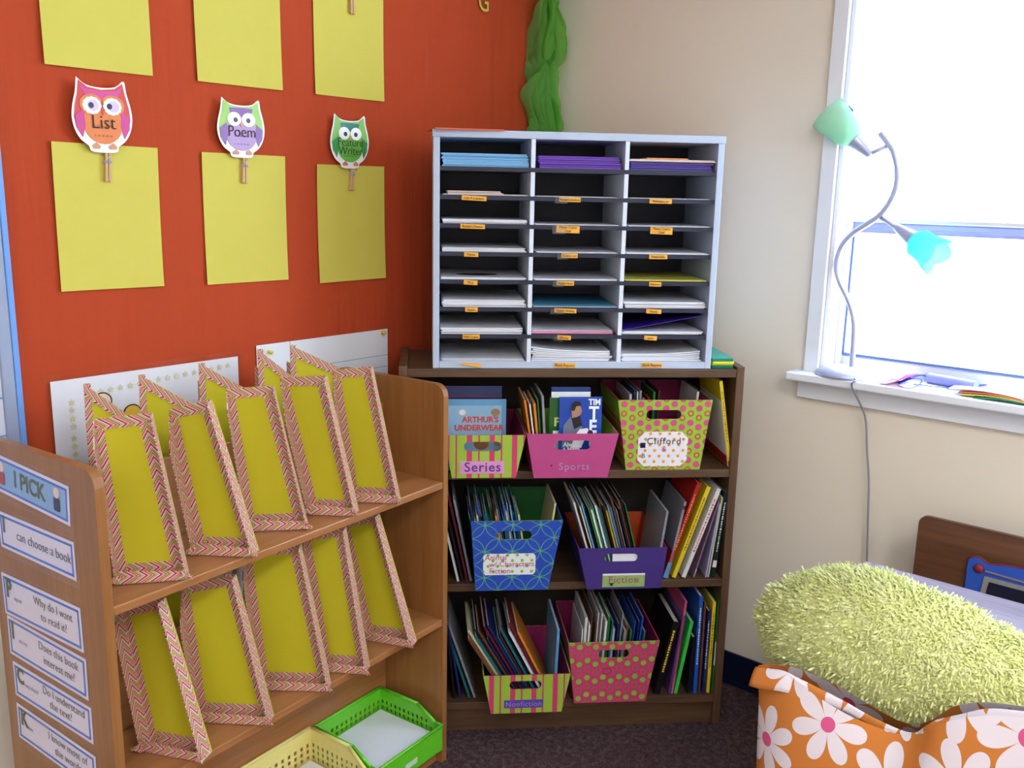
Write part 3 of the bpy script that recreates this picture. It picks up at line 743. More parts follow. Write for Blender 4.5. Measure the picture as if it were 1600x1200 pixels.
DKPINK = plain('plum_lining', (150, 34, 92), .55); GLINE = plain('green_lining', (40, 110, 50), .55); ORL = plain('orange_lining', (200, 80, 40), .5)
PINKL = plain('lilac_pink_card', (222, 150, 200), .3); PURL = plain('violet_clear_label', (92, 78, 180), .3)
FADE = plain('faded_red_ink', (176, 84, 110), .5); VINK = plain('violet_ink', (92, 54, 140), .5); SILV = plain('silver_glitter_ink', (196, 150, 196), .3, .3)
b1_, B1 = bin_('pink and green striped book bin labelled series on the upper shelf', [(694, 681), (822, 680), (806, 748), (706, 748)], -.055, 0, STRIPE, DKPINK, (-.006, .030, .036, .0125), .29, s1t)
card(b1_, -.062, .052, .012, .045, PINKL); text('Series', .036, T((-.004, -.0018, .018)), b1_, mat=VINK, ax='CENTER', bold=.0004, sx=1.0, space=1.1)
b2_, B2 = bin_('plain pink book bin labelled Sports on the upper shelf', [(823, 678), (967, 679), (949, 747), (834, 748)], -.06, 0, PINKP, LIME, (-.0, .030, .035, .0125), .29, s1t, PINKP)
text('Sports', .027, T((.008, -.0012, .022)), b2_, mat=SILV, ax='CENTER', bold=.0003, space=1.15)
q = MB(); q.prism(ell(-.052, .034, .003, .003), -.0016, -.0004); q.build('ladybird_sticker', col((120, 20, 40)), b2_)
b3_, B3 = bin_('lime book bin with pink dots and an orange dotted label, upper shelf', [(966, 626), (1114, 625), (1093, 733), (978, 733)], .004, 0, DOTG, DKPINK, (-.003, .040, .035, .0125), .27, s1t, PINKP)
card(b3_, -.072, .064, .01, .106, LABO, cut=.018)
q = MB(); q.prism([(-.066, .062), (-.052, .062), (-.052, .076), (-.066, .076)], -.0022, -.0015); q.build('navy_sticker', NAVY, b3_)
text('Clifford', .026, T((-.002, -.0022, .072)), b3_, mat=INK, ax='CENTER', space=1.15); text('&', .022, T((0, -.0022, .052)), b3_, mat=FADE, ax='CENTER'); text('B', .018, T((-.062, -.0022, .034)), b3_, mat=INK)
b4_, B4 = bin_('blue book bin with green circles labelled Animal Characters Fiction', [(736, 817), (880, 812), (856, 917), (743, 921)], -.045, 0, CIRC, GLINE, (-.006, .040, .034, .0120), .29, s2t, LIME)
card(b4_, -.078, .062, .045, .105, LABG, cut=.007)
for i, ln in enumerate(('Animal', 'w/ Characters', 'Fiction')): text(ln, .021, T((-.074 + .012 * (i > 0), -.0022, .088 - .019 * i)), b4_, mat=FADE)
b5_, B5 = bin_('purple book bin labelled Fiction on the middle shelf', [(904, 857), (1043, 857), (1032, 918), (917, 922)], -.05, 0, PURP, ORL, (-.004, .027, .034, .0115), .29, s2t, PURP)
card(b5_, -.060, .056, .006, .044, plain('green_gingham_card', (150, 180, 110), .3, var=.3, scale=220)); card(b5_, -.060, .056, .040, .045, SHEET, 'card_edge', y=-.002)
text('Fiction', .028, T((-.002, -.0026, .018)), b5_, mat=FADE, ax='CENTER', space=1.1)
q = MB(); q.prism([(-.042, .018), (-.028, .018), (-.035, .008)], -.0024, -.0014); q.build('heart_sticker', INK, b5_)
card(b5_, -.034, .036, .070, .100, SHEET, 'slip_in_slot', y=.006)
b6_, B6 = bin_('pink and green striped book bin labelled Nonfiction on the lowest shelf', [(755, 1057), (892, 1053), (877, 1112), (767, 1118)], -.06, 0, STRIPE, DKPINK, (-.004, .030, .032, .0120), .29, s3t)
card(b6_, -.062, .046, .016, .040, PURL); text('Nonfiction', .021, T((-.008, -.0018, .021)), b6_, mat=SILV, ax='CENTER', space=1.1)
b7_, B7 = bin_('pink book bin with green dots on the lowest shelf', [(888, 1005), (1031, 1002), (1008, 1097), (897, 1098)], -.02, 0, DOTP, DKPINK, (.0, .036, .032, .0120), .27, s3t, LIME)
q = MB(); q.prism(ell(-.012, .096, .013, .010), -.0010, -.0005); q.build('ring_mark', plain('faded_plum_ink', (150, 44, 84), .5), b7_)
q = MB(); q.prism(ell(-.012, .096, .0105, .008), -.0015, -.0011); q.build('ring_middle', plain('pink_middle', (200, 66, 112), .5), b7_)

# ------------------------------------------------------------------ books
PAGES = plain('book_pages', (222, 216, 206), .8)
COVCOL = {'red': (170, 34, 36), 'navy': (28, 38, 104), 'blue': (38, 86, 178), 'sky blue': (92, 154, 206), 'green': (44, 110, 52), 'lime': (120, 176, 52), 'yellow': (222, 196, 44), 'orange': (216, 130, 40), 'black': (24, 22, 28),
          'white': (216, 214, 216), 'grey': (140, 140, 150), 'brown': (104, 66, 44), 'cream': (206, 194, 156), 'teal': (32, 104, 116), 'purple': (90, 54, 112), 'pink': (196, 84, 122), 'mauve': (128, 96, 116), 'maroon': (96, 26, 40), 'lilac': (170, 166, 210), 'dark green': (18, 44, 48), 'bright green': (66, 196, 78)}
COV = {k: plain('cover_' + k.replace(' ', '_'), v, .32, var=.1, scale=60) for k, v in COVCOL.items()}
PROTO = {}
def book_mesh(colour, w_, h, d):
    """closed book: x thickness, y depth (spine at y=0), z height; cover as one mesh with the page block as a second slot"""
    key = (colour, round(w_, 3), round(h, 2), round(d, 2))
    if key in PROTO: return PROTO[key]
    w_, h, d = max(.0015, key[1]), key[2], key[3]
    q = MB(); c = min(.0016, w_ * .22)
    q.box(0, c, 0, d, 0, h, 0); q.box(w_ - c, w_, 0, d, 0, h, 0); q.box(c, w_ - c, 0, c, 0, h, 0)
    q.box(c, w_ - c, c, d - .003, .002, h - .002, 1)
    me = q.build('book', [COV[colour], PAGES]); data = me.data; bpy.data.objects.remove(me); PROTO[key] = data; return data
def book(M, colour, w_, h, d, label, group=None, name='book'):
    o = bpy.data.objects.new(name, book_mesh(colour, w_, h, d)); C.objects.link(o); o.matrix_local = M
    return tag(o, label, 'book', group)
def fill(B, n, xa, xb, cols, lean0, lean1, hmin, hmax, dmin, dmax, where, seed, wide=(.002, .007), yf=.02, gname=None):
    """books standing in a bin, spines to the front; xa..xb in metres on the bin floor"""
    r = random.Random(seed); x = xa; k = 0; step = (xb - xa) / n
    for k in range(n):
        w_ = r.uniform(*wide); w_ = min(w_, step * .8); t = k / max(1, n - 1); a = lean0 + (lean1 - lean0) * t + r.uniform(-.004, .004)
        h = r.uniform(hmin, hmax); c = cols[r.randrange(len(cols))]
        xx = B['cx'] + xa + step * k; yy = B['yf'] + yf + r.uniform(0, .02)
        M = FB @ T((xx, yy, B['z'] + .0055 + (abs(math.sin(a)) * w_ if a < 0 else 0))) @ Ry(a)
        nm = 'thin %s book packed in the %s' % (c, where)
        book(M, c, w_, h, r.uniform(dmin, dmax), nm, nm + 's', 'paperback')
mixed = ['red', 'navy', 'blue', 'sky blue', 'green', 'cream', 'white', 'grey', 'black', 'teal', 'orange', 'white', 'brown', 'cream', 'lilac', 'grey']
fill(B4, 22, B4['b0'] + .022, B4['b0'] + .15, mixed, -.20, -.16, .19, .235, .15, .20, 'blue bin', 4)
fill(B5, 21, B5['b0'] + .03, B5['b0'] + .165, ['black', 'blue', 'green', 'yellow', 'white', 'brown', 'sky blue', 'teal', 'grey', 'cream', 'navy', 'white', 'grey'], -.30, -.26, .21, .25, .16, .20, 'purple bin', 5)
fill(B6, 15, B6['b0'] + .06, B6['b0'] + .185, ['navy', 'black', 'grey', 'maroon', 'brown', 'cream', 'orange', 'white', 'teal', 'black'], -.55, -.46, .22, .27, .17, .21, 'Nonfiction bin', 6, (.003, .008))
fill(B7, 20, B7['b0'] + .012, B7['b1'] - .02, ['white', 'green', 'grey', 'navy', 'red', 'blue', 'brown', 'white', 'white', 'teal', 'cream'], .03, .10, .20, .255, .16, .20, 'pink dotted bin', 8, (.002, .007))
fill(B3, 11, B3['b0'] + .01, B3['b0'] + .10, ['red', 'grey', 'green', 'navy', 'white', 'brown'], -.02, .02, .17, .205, .15, .19, 'lime dotted bin', 9, (.003, .007), .05)
fill(B2, 5, B2['b0'] + .004, B2['b0'] + .040, ['white', 'orange', 'green', 'white', 'grey'], -.16, -.08, .19, .215, .15, .19, 'plain pink bin', 10, (.003, .007), .012)
book(FB @ T((B3['cx'] + .085, B3['yf'] + .05, B3['z'] + .006)) @ Ry(.06), 'white', .006, .205, .16, 'thin white book at the right side of the lime dotted bin')
book(FB @ T((B4['cx'] + B4['b1'] - .014, B4['yf'] + .03, B4['z'] + .006)) @ Ry(.13), 'cream', .005, .225, .17, 'tall cream book at the right side of the blue bin')
book(FB @ T((B5['cx'] + B5['b1'] - .016, B5['yf'] + .015, B5['z'] + .006)) @ Ry(.12), 'grey', .006, .215, .19, 'grey hardcover leaning at the right side of the purple bin')
book(FB @ T((B6['cx'] + B6['b1'] - .022, B6['yf'] + .02, B6['z'] + .006)) @ Ry(.03), 'sky blue', .007, .235, .20, 'sky blue book standing at the right side of the Nonfiction bin')
# books with front covers turned to the viewer
def cover_book(B, x0, x1, z0, z1, y, rgb, label, th_=.006, back=.06, name='picture_book'):
    t2 = thing(name, label, 'book', FB @ T((B['cx'] + x0, B['yf'] + y, B['z'] + z0)) @ Rx(-back), None)
    W, H = x1 - x0, z1 - z0
    q = MB(); q.box(0, W, 0, .0012, 0, H); q.box(0, W, th_ - .0012, th_, 0, H); q.box(0, .0012, .0012, th_ - .0012, 0, H); q.build('cover', plain('cover_front_%02x%02x%02x' % rgb, rgb, .25), t2, bevel=.0005)
    q = MB(); q.box(.0014, W - .002, .0014, th_ - .0014, .002, H - .002); q.build('pages', PAGES, t2)
    return t2, W, H
t2, W, H = cover_book(B1, -.11, .060, .006, .196, .05, (96, 150, 190), 'blue picture book with a red title standing in the striped bin, upper shelf')
q = MB(); q.box(.008, W - .012, -.0006, -.0002, .008, H - .016); q.build('cover_panel', plain('pale_blue_print', (136, 176, 206), .25), t2)
RED = plain('title_red', (196, 70, 62), .3)
text("ARTHUR'S", .021, T((W * .60, -.0012, H - .060)), t2, mat=RED, ax='CENTER', bold=.0008); text('UNDERWEAR', .021, T((W * .58, -.0012, H - .082)), t2, mat=RED, ax='CENTER', bold=.0008)
for x, z, r_, rgb in ((.055, H - .034, .009, (220, 210, 200)), (W - .028, H - .034, .012, (150, 120, 90)), (W - .022, H - .115, .011, (160, 130, 90)), (.105, H - .118, .020, (150, 96, 60))):
    q = MB(); q.prism(ell(x, z, r_, r_ * .85, 18), -.0012, -.0007); q.build('round_picture', plain('round_%02x%02x%02x' % rgb, rgb, .3, var=.3, scale=120), t2)
t2, W, H = cover_book(B1, -.11, .050, .006, .226, .075, (34, 44, 92), 'navy book behind the blue picture book in the series bin')
q = MB(); q.box(0, W, -.0006, -.0002, H - .03, H - .026); q.build('cover_line', COV['maroon'], t2)
t2, W, H = cover_book(B2, -.028, .085, .006, .205, .04, (28, 70, 168), 'shiny blue sports book with a man throwing a ball on its cover', .008)
LW_ = plain('title_white', (236, 240, 240), .25)
text('TIM', .022, T((W - .036, -.001, H - .020)), t2, mat=LW_, bold=.0008, sx=.9)
for i, ch in enumerate('TEBOW'): text(ch, .048, T((W - .034, -.001, H - .058 - i * .036)), t2, mat=LW_, bold=.0014, sx=.9)
def sh(P, y, rgb, nm):
    q = MB(); q.prism(P, -y - .0003, -y); q.build(nm, plain('print_%02x%02x%02x' % rgb, rgb, .3), t2)
sh([(.008, H - .135), (.012, H - .075), (.03, H - .052), (.05, H - .055), (.062, H - .08), (.06, H - .135)], .0006, (112, 118, 140), 'jacket')
sh([(.03, H - .048), (.056, H - .05), (.062, H - .075), (.04, H - .085)], .0010, (40, 34, 48), 'collar')
sh([(.034, H - .055), (.032, H - .028), (.04, H - .018), (.052, H - .018), (.058, H - .028), (.060, H - .036), (.057, H - .046), (.048, H - .052)], .0013, (172, 128, 106), 'face')
sh([(.030, H - .035), (.032, H - .018), (.042, H - .010), (.056, H - .012), (.058, H - .022), (.044, H - .024), (.040, H - .036)], .0016, (30, 24, 26), 'hair')
sh([(.034, H - .135), (.040, H - .105), (.055, H - .085), (.076, H - .082), (.082, H - .095), (.07, H - .11), (.06, H - .135)], .0019, (240, 236, 240), 'sleeve')
sh(ell(.083, H - .098, .008, .011), .0022, (66, 50, 56), 'ball')
text('Always\na Hero', .0155, T((.012, -.0024, .068)), t2, mat=LW_, bold=.0006)
t2, W, H = cover_book(B2, -.052, .0, .006, .200, .055, (36, 96, 40), 'green football book half hidden behind the blue sports book')
text('FO', .032, T((.012, -.001, H - .075)), t2, mat=plain('pale_lime_print', (196, 220, 130), .3), bold=.001); q = MB(); q.box(.01, W, -.0007, -.0002, H - .14, H - .088); q.build('white_block', LW_, t2)
t2, W, H = cover_book(B2, -.045, .06, .006, .224, .075, (30, 60, 130), 'tall navy and white book at the back of the plain pink bin'); q = MB(); q.box(0, W, -.0007, -.0002, H - .030, H - .012); q.build('white_block', LW_, t2)

# loose books; each from the foot and head of its spine on the shelf-front plane
def loose(px0, px1, wid, colour, label, y=.012, shelf=s2t, d=.2, title=None, tcol=None, extra=0, mat2=None):
    a = on(FB, *px0, y=y); c = on(FB, *px1, y=y); ang = math.atan2(c.x - a.x, c.z - shelf); H = math.hypot(c.x - a.x, c.z - shelf)
    t2 = thing('book', label, 'book', FB @ T((a.x, y, shelf + .001 + abs(math.sin(ang)) * wid * (1 if ang < 0 else 0) * .5)) @ Ry(ang))
    c_ = .0016
    q = MB(); x0, x1 = (-wid, 0) if ang > 0 else (0, wid)
    if ang > 0: z0s = 0
    q.box(x0, x0 + c_, 0, d, 0, H); q.box(x1 - c_, x1, 0, d, 0, H); q.box(x0 + c_, x1 - c_, 0, c_, 0, H); q.build('cover', COV[colour], t2, bevel=.0005)
    q = MB(); q.box(x0 + c_, x1 - c_, c_, d - .004, .003, H - .003); q.build('pages', PAGES, t2)
    if title:
        if title == '-':      # small worn print, too faint to read
            q = MB(); rt = random.Random(int(px0[0] * 7)); z = H * .88
            while z > H * .30:
                l_ = rt.uniform(.003, .007); xm = (x0 + x1) / 2; hw_ = wid * rt.uniform(.08, .17); q.box(xm - hw_, xm + hw_, -.0004, 0, z - l_, z); z -= l_ + rt.uniform(.0015, .004)
            o_ = q.build('spine_print', tcol or LW_, t2); o_['kind'] = 'stuff'
        else: text(title, wid * .62, T(((x0 + x1) / 2 - wid * .2, -.0009, H * .9)) @ Ry(math.pi / 2), t2, 'spine_title', tcol or LW_, bold=.0002)
    if mat2 is not None:
        q = MB(); q.box(x0 + .0005, x1 - .0005, -.0006, 0, H * mat2[0], H * mat2[1]); q.build('spine_patch', mat2[2], t2)
    return t2
YIN = plain('title_yellow', (240, 210, 70), .3)
loose((1044, 903), (1073, 785), .007, 'grey', 'pale grey hardcover leaning just right of the purple bin', mat2=(.9, .95, COV['maroon']))
loose((1042, 898), (1096, 756), .012, 'red', 'red spined book leaning between the purple bin and the yellow book', title='-', tcol=plain('title_orange', (240, 170, 90), .3), mat2=(.0, .16, COV['sky blue']))
loose((1056, 901), (1111, 762), .012, 'yellow', 'yellow book leaning among the loose books on the middle shelf', title='-', tcol=plain('title_brown', (120, 90, 20), .4))
loose((1071, 903), (1127, 765), .012, 'white', 'thick white book leaning right of the yellow book', title='-', tcol=RED)
loose((1085, 899), (1124, 785), .004, 'mauve', 'thin mauve book leaning right of the thick white book', mat2=(.02, .12, COV['lilac']))
loose((1104, 900), (1126, 788), .004, 'lilac', 'thin lilac book leaning beside the dark green book')
loose((1108, 897), (1130, 778), .004, 'cream', 'thin cream book squeezed against the dark green book')
loose((1116, 905), (1139, 770), .012, 'dark green', 'dark green reference book at the right end of the middle shelf', title='-', mat2=(.12, .2, COV['white']))
PROTO.clear()
t2 = loose((1138, 735), (1124, 597), .009, 'yellow', 'yellow spined book with a white cover at the right end of the upper shelf', shelf=s1t, title='-', tcol=plain('title_brown2', (140, 80, 20), .4), mat2=(.0, .08, COV['red']))
q = MB(); q.box(-.0008, 0, .004, .198, .004, .19); q.build('white_cover', SHEET, t2)
q = MB(); q.box(-.0016, -.0009, .004, .198, .004, .034); q.build('red_band', COV['red'], t2)
for p0, p1, wd, cc, lb, ti in (((1031, 1080), (1062, 973), .018, 'black', 'thick black book leaning against the purple book, lowest shelf', '-'), ((1049, 1079), (1072, 962), .009, 'purple', 'purple book leaning left of the bright green book', None),
                         ((1052, 1076), (1074, 940), .006, 'pink', 'tall plum pink book rising behind the purple one', None), ((1058, 1084), (1084, 972), .010, 'bright green', 'bright green book leaning on the lowest shelf', None),
                         ((1079, 1076), (1087, 996), .009, 'black', 'short black book beside the glossy blue one', None), ((1089, 1078), (1099, 932), .011, 'blue', 'glossy blue book standing on the lowest shelf', '-'),
                         ((1094, 1081), (1104, 942), .006, 'brown', 'dark brown book between the glossy blue and indigo books', None), ((1101, 1085), (1111, 955), .008, 'navy', 'indigo spined book left of the pale yellow one', '-'),
                         ((1108, 1088), (1119, 941), .009, 'yellow', 'pale yellow book second from the right end of the lowest shelf', '-'), ((1116, 1090), (1128, 937), .010, 'green', 'green and white book titled Creatures at the right end, lowest shelf', 'CREATURES')):
    loose(p0, p1, wd, cc, lb, shelf=s3t, title=ti, tcol=(YIN if cc in ('black', 'green') else LW_ if cc != 'yellow' else INK), mat2=((.3, .55, COV['white']) if cc == 'green' else None))
for i, (x, a, cc, h) in enumerate(((.155, -.22, 'white', .235), (.168, -.22, 'black', .24), (.180, -.21, 'maroon', .25), (.190, -.2, 'grey', .24))):
    book(FB @ T((x, .015, s2t + .002)) @ Ry(a), cc, .006, h, .2, '%s book leaning left of the blue bin on the middle shelf' % cc, 'books leaning left of the blue bin')
for i, (x, a, cc, h) in enumerate(((.148, -.10, 'black', .25), (.165, -.16, 'navy', .26), (.190, -.30, 'teal', .26), (.205, -.32, 'grey', .27), (.1, -.1, 'green', .2))):
    book(FB @ T((x, .02, s3t + .003)) @ Ry(a), cc, .006, h, .2, '%s book leaning left of the Nonfiction bin on the lowest shelf' % cc, 'books leaning left of the Nonfiction bin')

# ------------------------------------------------------------------ honey maple display shelf (front-left)
EL, EH, ED = .9265, 1.0301, .375
e1, e2, e3 = .7839, .413, .0618
th = thing('display_shelf', 'honey coloured wooden display shelf holding yellow book files, front left', 'shelf', FE)
prof = rounded(0, ED, 0, EH, .03, 5)
prof = [(y, z) for y, z in prof if z > .5] + [(0, 0), (ED, 0)]
for x in (0, EL - .018):
    q = MB(); q.prism(prof, 0, .018, 0, T((x + .018, 0, 0)) @ Rz(math.pi / 2)); q.build('side_panel', OAK, th, bevel=.003)
for z in (e1, e2, e3):
    q = MB(); q.box(.018, EL - .018, 0.001, ED - .002, z - .018, z); q.build('shelf', OAKX, th, bevel=.0025)
for z, h in ((e1, .172), (e2, .17), (e3, .2)):
    q = MB(); q.box(.018, EL - .018, .20, .212, z, z + h); q.build('divider_board', OAKX, th, bevel=.002)
q = MB(); q.box(.018, EL - .018, .02, .035, 0, e3 - .018); q.build('kick_board', OAKX, th)
# sticker on the divider
a = on(FE, 268, 1022, y=.199)
t2 = thing('sticker', 'blue and yellow sticker on the divider of the middle shelf', 'sticker', FE @ T((a.x, .1992, a.z)))
q = MB(); q.prism(star(0, 0, .03, 4, .75), -.0006, 0); q.build('green_rim', col((60, 130, 70)), t2)
q = MB(); q.prism(ell(0, 0, .022, .022), -.0012, -.0007); q.build('blue_disc', col((70, 130, 200)), t2)
q = MB(); q.prism([(-.01, -.015), (.018, -.012), (.012, .012), (-.008, .006)], -.0018, -.0013); q.build('yellow_shape', col((230, 214, 40)), t2)
a = on(FE, 376, 965, y=.24)
q = MB(); q.lathe([(.011, 0), (.011, .30)], None, 14); tag(q.build('cardboard_tube', plain('dull_white_tube', (176, 170, 156), .6), None, FE @ T((a.x, .245, e2 + .001)), smooth=False), 'dull white tube standing behind the divider on the middle shelf', 'tube')

# yellow book files with chevron tape
def tape_round(q, P, w_, y, seedv=0):
    """tape border lying on a quad P (bl, br, tr, tl in x,z) at depth y"""
    P = [Vector((x, y, z)) for x, z in P]; n = (0, -1, 0)
    bl, br, tr, tl = P
    def inset(a, b_, c, d): pass
    q.strip(bl, tl, (w_ * .6, 0, 0), n); q.strip(br, tr, (-w_, 0, 0), n)
    q.strip(bl + Vector((w_ * .6, 0, 0)), br - Vector((w_, 0, 0)), (0, 0, w_), n, 0, .0016); q.strip(tl, tr, (0, 0, -w_ * .8), n, 0, .0016)
def strip3(q, a, b_, wv, n): q.strip(a, b_, wv, n, 0, .0010)
FG = 'yellow book files with chevron tape facing front'
def front_file(x, y, ang, wid, tl, tr, z, label, seed):
    M = FE @ T((x, y, z + .001)) @ Rz(math.radians(ang))
    tl, tr = [(v.x, min(v.z, .34)) for v in (on(M, *tl, y=.034), on(M, *tr, y=.034))]
    t2 = thing('book_file', label, 'book file', M, FG)
    hl, hr = tl[1], tr[1]; x0, x1 = tl[0], tr[0]; r = random.Random(seed); D = .036
    cut = r.uniform(.20, .26)
    # tall back panel
    q = MB(); q.prism([(0, 0), (wid, 0), (x1, hr), (x0, hl)], D, D + .003); q.build('tall_panel', YCARD, t2)
    q = MB(); tape_round(q, [(0, 0), (wid, 0), (x1, hr), (x0, hl)], .026, D)
    # left wall, cut down toward the front, and right wall
    f = cut / hl; lx = x0 * f
    def wall(p0, p1, xs, inner):
        V = [(p0, 0, 0), (p0, D, 0), (p0 + xs * 1.0, D, p1), (p0 + xs * f * 1.0, 0, cut)]
        return V
    wl = MB()
    A = [Vector((0, 0, 0)), Vector((0, D, 0)), Vector((x0, D, hl)), Vector((lx, 0, cut))]
    for off in (0,):
        V = A + [p + Vector((.002, 0, 0)) for p in A]
        wl.faces(V, [(0, 3, 2, 1), (4, 5, 6, 7), (0, 1, 5, 4), (1, 2, 6, 5), (2, 3, 7, 6), (3, 0, 4, 7)], 0, [(p.y, p.z) for p in V])
    rx = wid + (x1 - wid) * f
    B_ = [Vector((wid, 0, 0)), Vector((wid, D, 0)), Vector((x1, D, hr)), Vector((x1, 0.012, hr * .995))]
    V = [p - Vector((.002, 0, 0)) for p in B_] + B_
    wr = MB(); wr.faces(V, [(0, 3, 2, 1), (4, 5, 6, 7), (0, 1, 5, 4), (1, 2, 6, 5), (2, 3, 7, 6), (3, 0, 4, 7)], 0, [(p.y, p.z) for p in V])
    wl.build('side_wall', CHEV, t2); wr.build('side_wall', CHEV, t2)
    q.build('chevron_border', CHEV, t2)
    q = MB(); q.box(0, wid, 0, D, 0, .002); q.build('base', CHEV, t2)
    q = MB(); q.hexa([(0, 0, 0), (wid, 0, 0), (wid, .002, 0), (0, .002, 0), (0, 0, .026), (wid, 0, .018), (wid, .002, .018), (0, .002, .026)]); 
    q.uv = [[(u[1], u[0]) for u in f_] for f_ in q.uv]; q.build('front_lip', CHEV, t2)
    # bunched tape ends at the lower corners
    for cx, s_ in ((0, -1), (wid, 1)):
        q = MB(); V = []; N = 9
        tip = Vector((cx + s_ * .012, -.006, .001 + .002))
        for i in range(N): a_ = i / (N - 1) * math.pi; V.append(Vector((cx - s_ * .008 + r.uniform(-.003, .003), -.002 + r.uniform(-.005, .003), .004 + .018 * math.sin(a_) + r.uniform(-.003, .003))))
        for i in range(N - 1): q.face([V[i], V[i + 1], tip + Vector((r.uniform(-.004, .002), r.uniform(-.004, 0), r.uniform(0, .006)))], 0, [(0, i * .006), (0, (i + 1) * .006), (.02, i * .006)])
        q.build('tape_end', CHEV, t2, solid=.0008)
files1 = [(0.070, 0.078, -41.8, 0.123, (145, 655), (238, 645)), (0.240, 0.089, -58.1, 0.122, (263, 640), (330, 625)), (0.386, 0.105, -45.0, 0.125, (353, 608), (428, 603)), (0.536, 0.084, -58.2, 0.108, (437, 590), (510, 587)), (0.654, 0.074, -58.2, 0.115, (520, 578), (582, 573))]
files2 = [(0.113, 0.109, -69.0, 0.135, (190, 950), (257, 935)), (0.237, 0.109, -57.2, 0.156, (283, 915), (368, 898)), (0.397, 0.103, -54.8, 0.154, (380, 856), (470, 850)), (0.536, 0.056, -60.4, 0.107, (473, 832), (540, 824)), (0.704, 0.088, -72.0, 0.130, (535, 812), (592, 803))]
ordn = ['nearest the end panel with the I PICK signs', 'second from the I PICK end', 'third, in the middle of its row', 'second from the far end', 'at the far end, beside the right side panel']
for k, f_ in enumerate(files1): front_file(*f_[:4], f_[4], f_[5], e1, 'yellow book file, top shelf, ' + ordn[k], k)
for k, f_ in enumerate(files2): front_file(*f_[:4], f_[4], f_[5], e2, 'yellow book file, middle shelf, ' + ordn[k], 20 + k)
# files standing behind the divider, seen over it
RG = 'yellow book files behind the divider'
def rear_file(p0, p1, z, label, x=None, y=.285):
    a = on(FE, *p0, y=y); FK = FE @ T((a.x, y, z + .001)) @ Rz(math.radians(-33)); H = a.z - z; b_ = on(FK, *p1, y=0)
    t2 = thing('book_file', label, 'book file', FK, RG)
    W = .115; Hr = max(.15, H - (H - b_.z) / b_.x * W); P = [(0, 0), (W, 0), (W, Hr), (0, H)]
    for yy in (0, .06):
        q = MB(); q.prism([(x_, z_ - (yy > 0) * .05 * (z_ > 0)) for x_, z_ in P], yy, yy + .003); q.build('side_panel', YCARD, t2)
    q = MB(); q.box(-.001, .002, .003, .06, 0, H - .052); q.build('spine_panel', CHEV, t2)
    q = MB(); q.box(W - .002, W + .001, .003, .06, 0, Hr - .052); q.build('end_panel', YCARD, t2)
    q = MB(); n = (0, -1, 0)
    q.strip((0, 0, 0), (0, 0, H), (.013, 0, 0), n)
    sl = math.hypot(W, H - Hr)
    q.face([(0, -.0018, H), (W, -.0018, Hr), (W, -.0018, Hr - .024), (0, -.0018, H - .024)], 0, [(0, 0), (0, sl), (.02, sl), (.02, 0)])
    q.strip((W, 0, 0), (W, 0, Hr), (-.014, 0, 0), n)
    q.build('chevron_border', CHEV, t2)
    q = MB(); q.box(0, W, 0, .06, 0, .002); q.build('base', YCARD, t2)
pk = [((130, 600), (195, 645)), ((216, 586), (298, 630)), ((310, 568), (385, 608)), ((402, 546), (455, 587)), ((453, 540), (520, 570))]
for k, (p0, p1) in enumerate(pk):
    rear_file(p0, p1, e1, 'yellow file behind the top divider, its peak %s' % ('above the file nearest the I PICK end', 'second from the left', 'in the middle, before the stars', 'left of the ruled chart', 'before the ruled chart')[k])
rear_file((225, 880), (283, 915), e2, 'yellow file glimpsed behind the middle divider', y=.285)

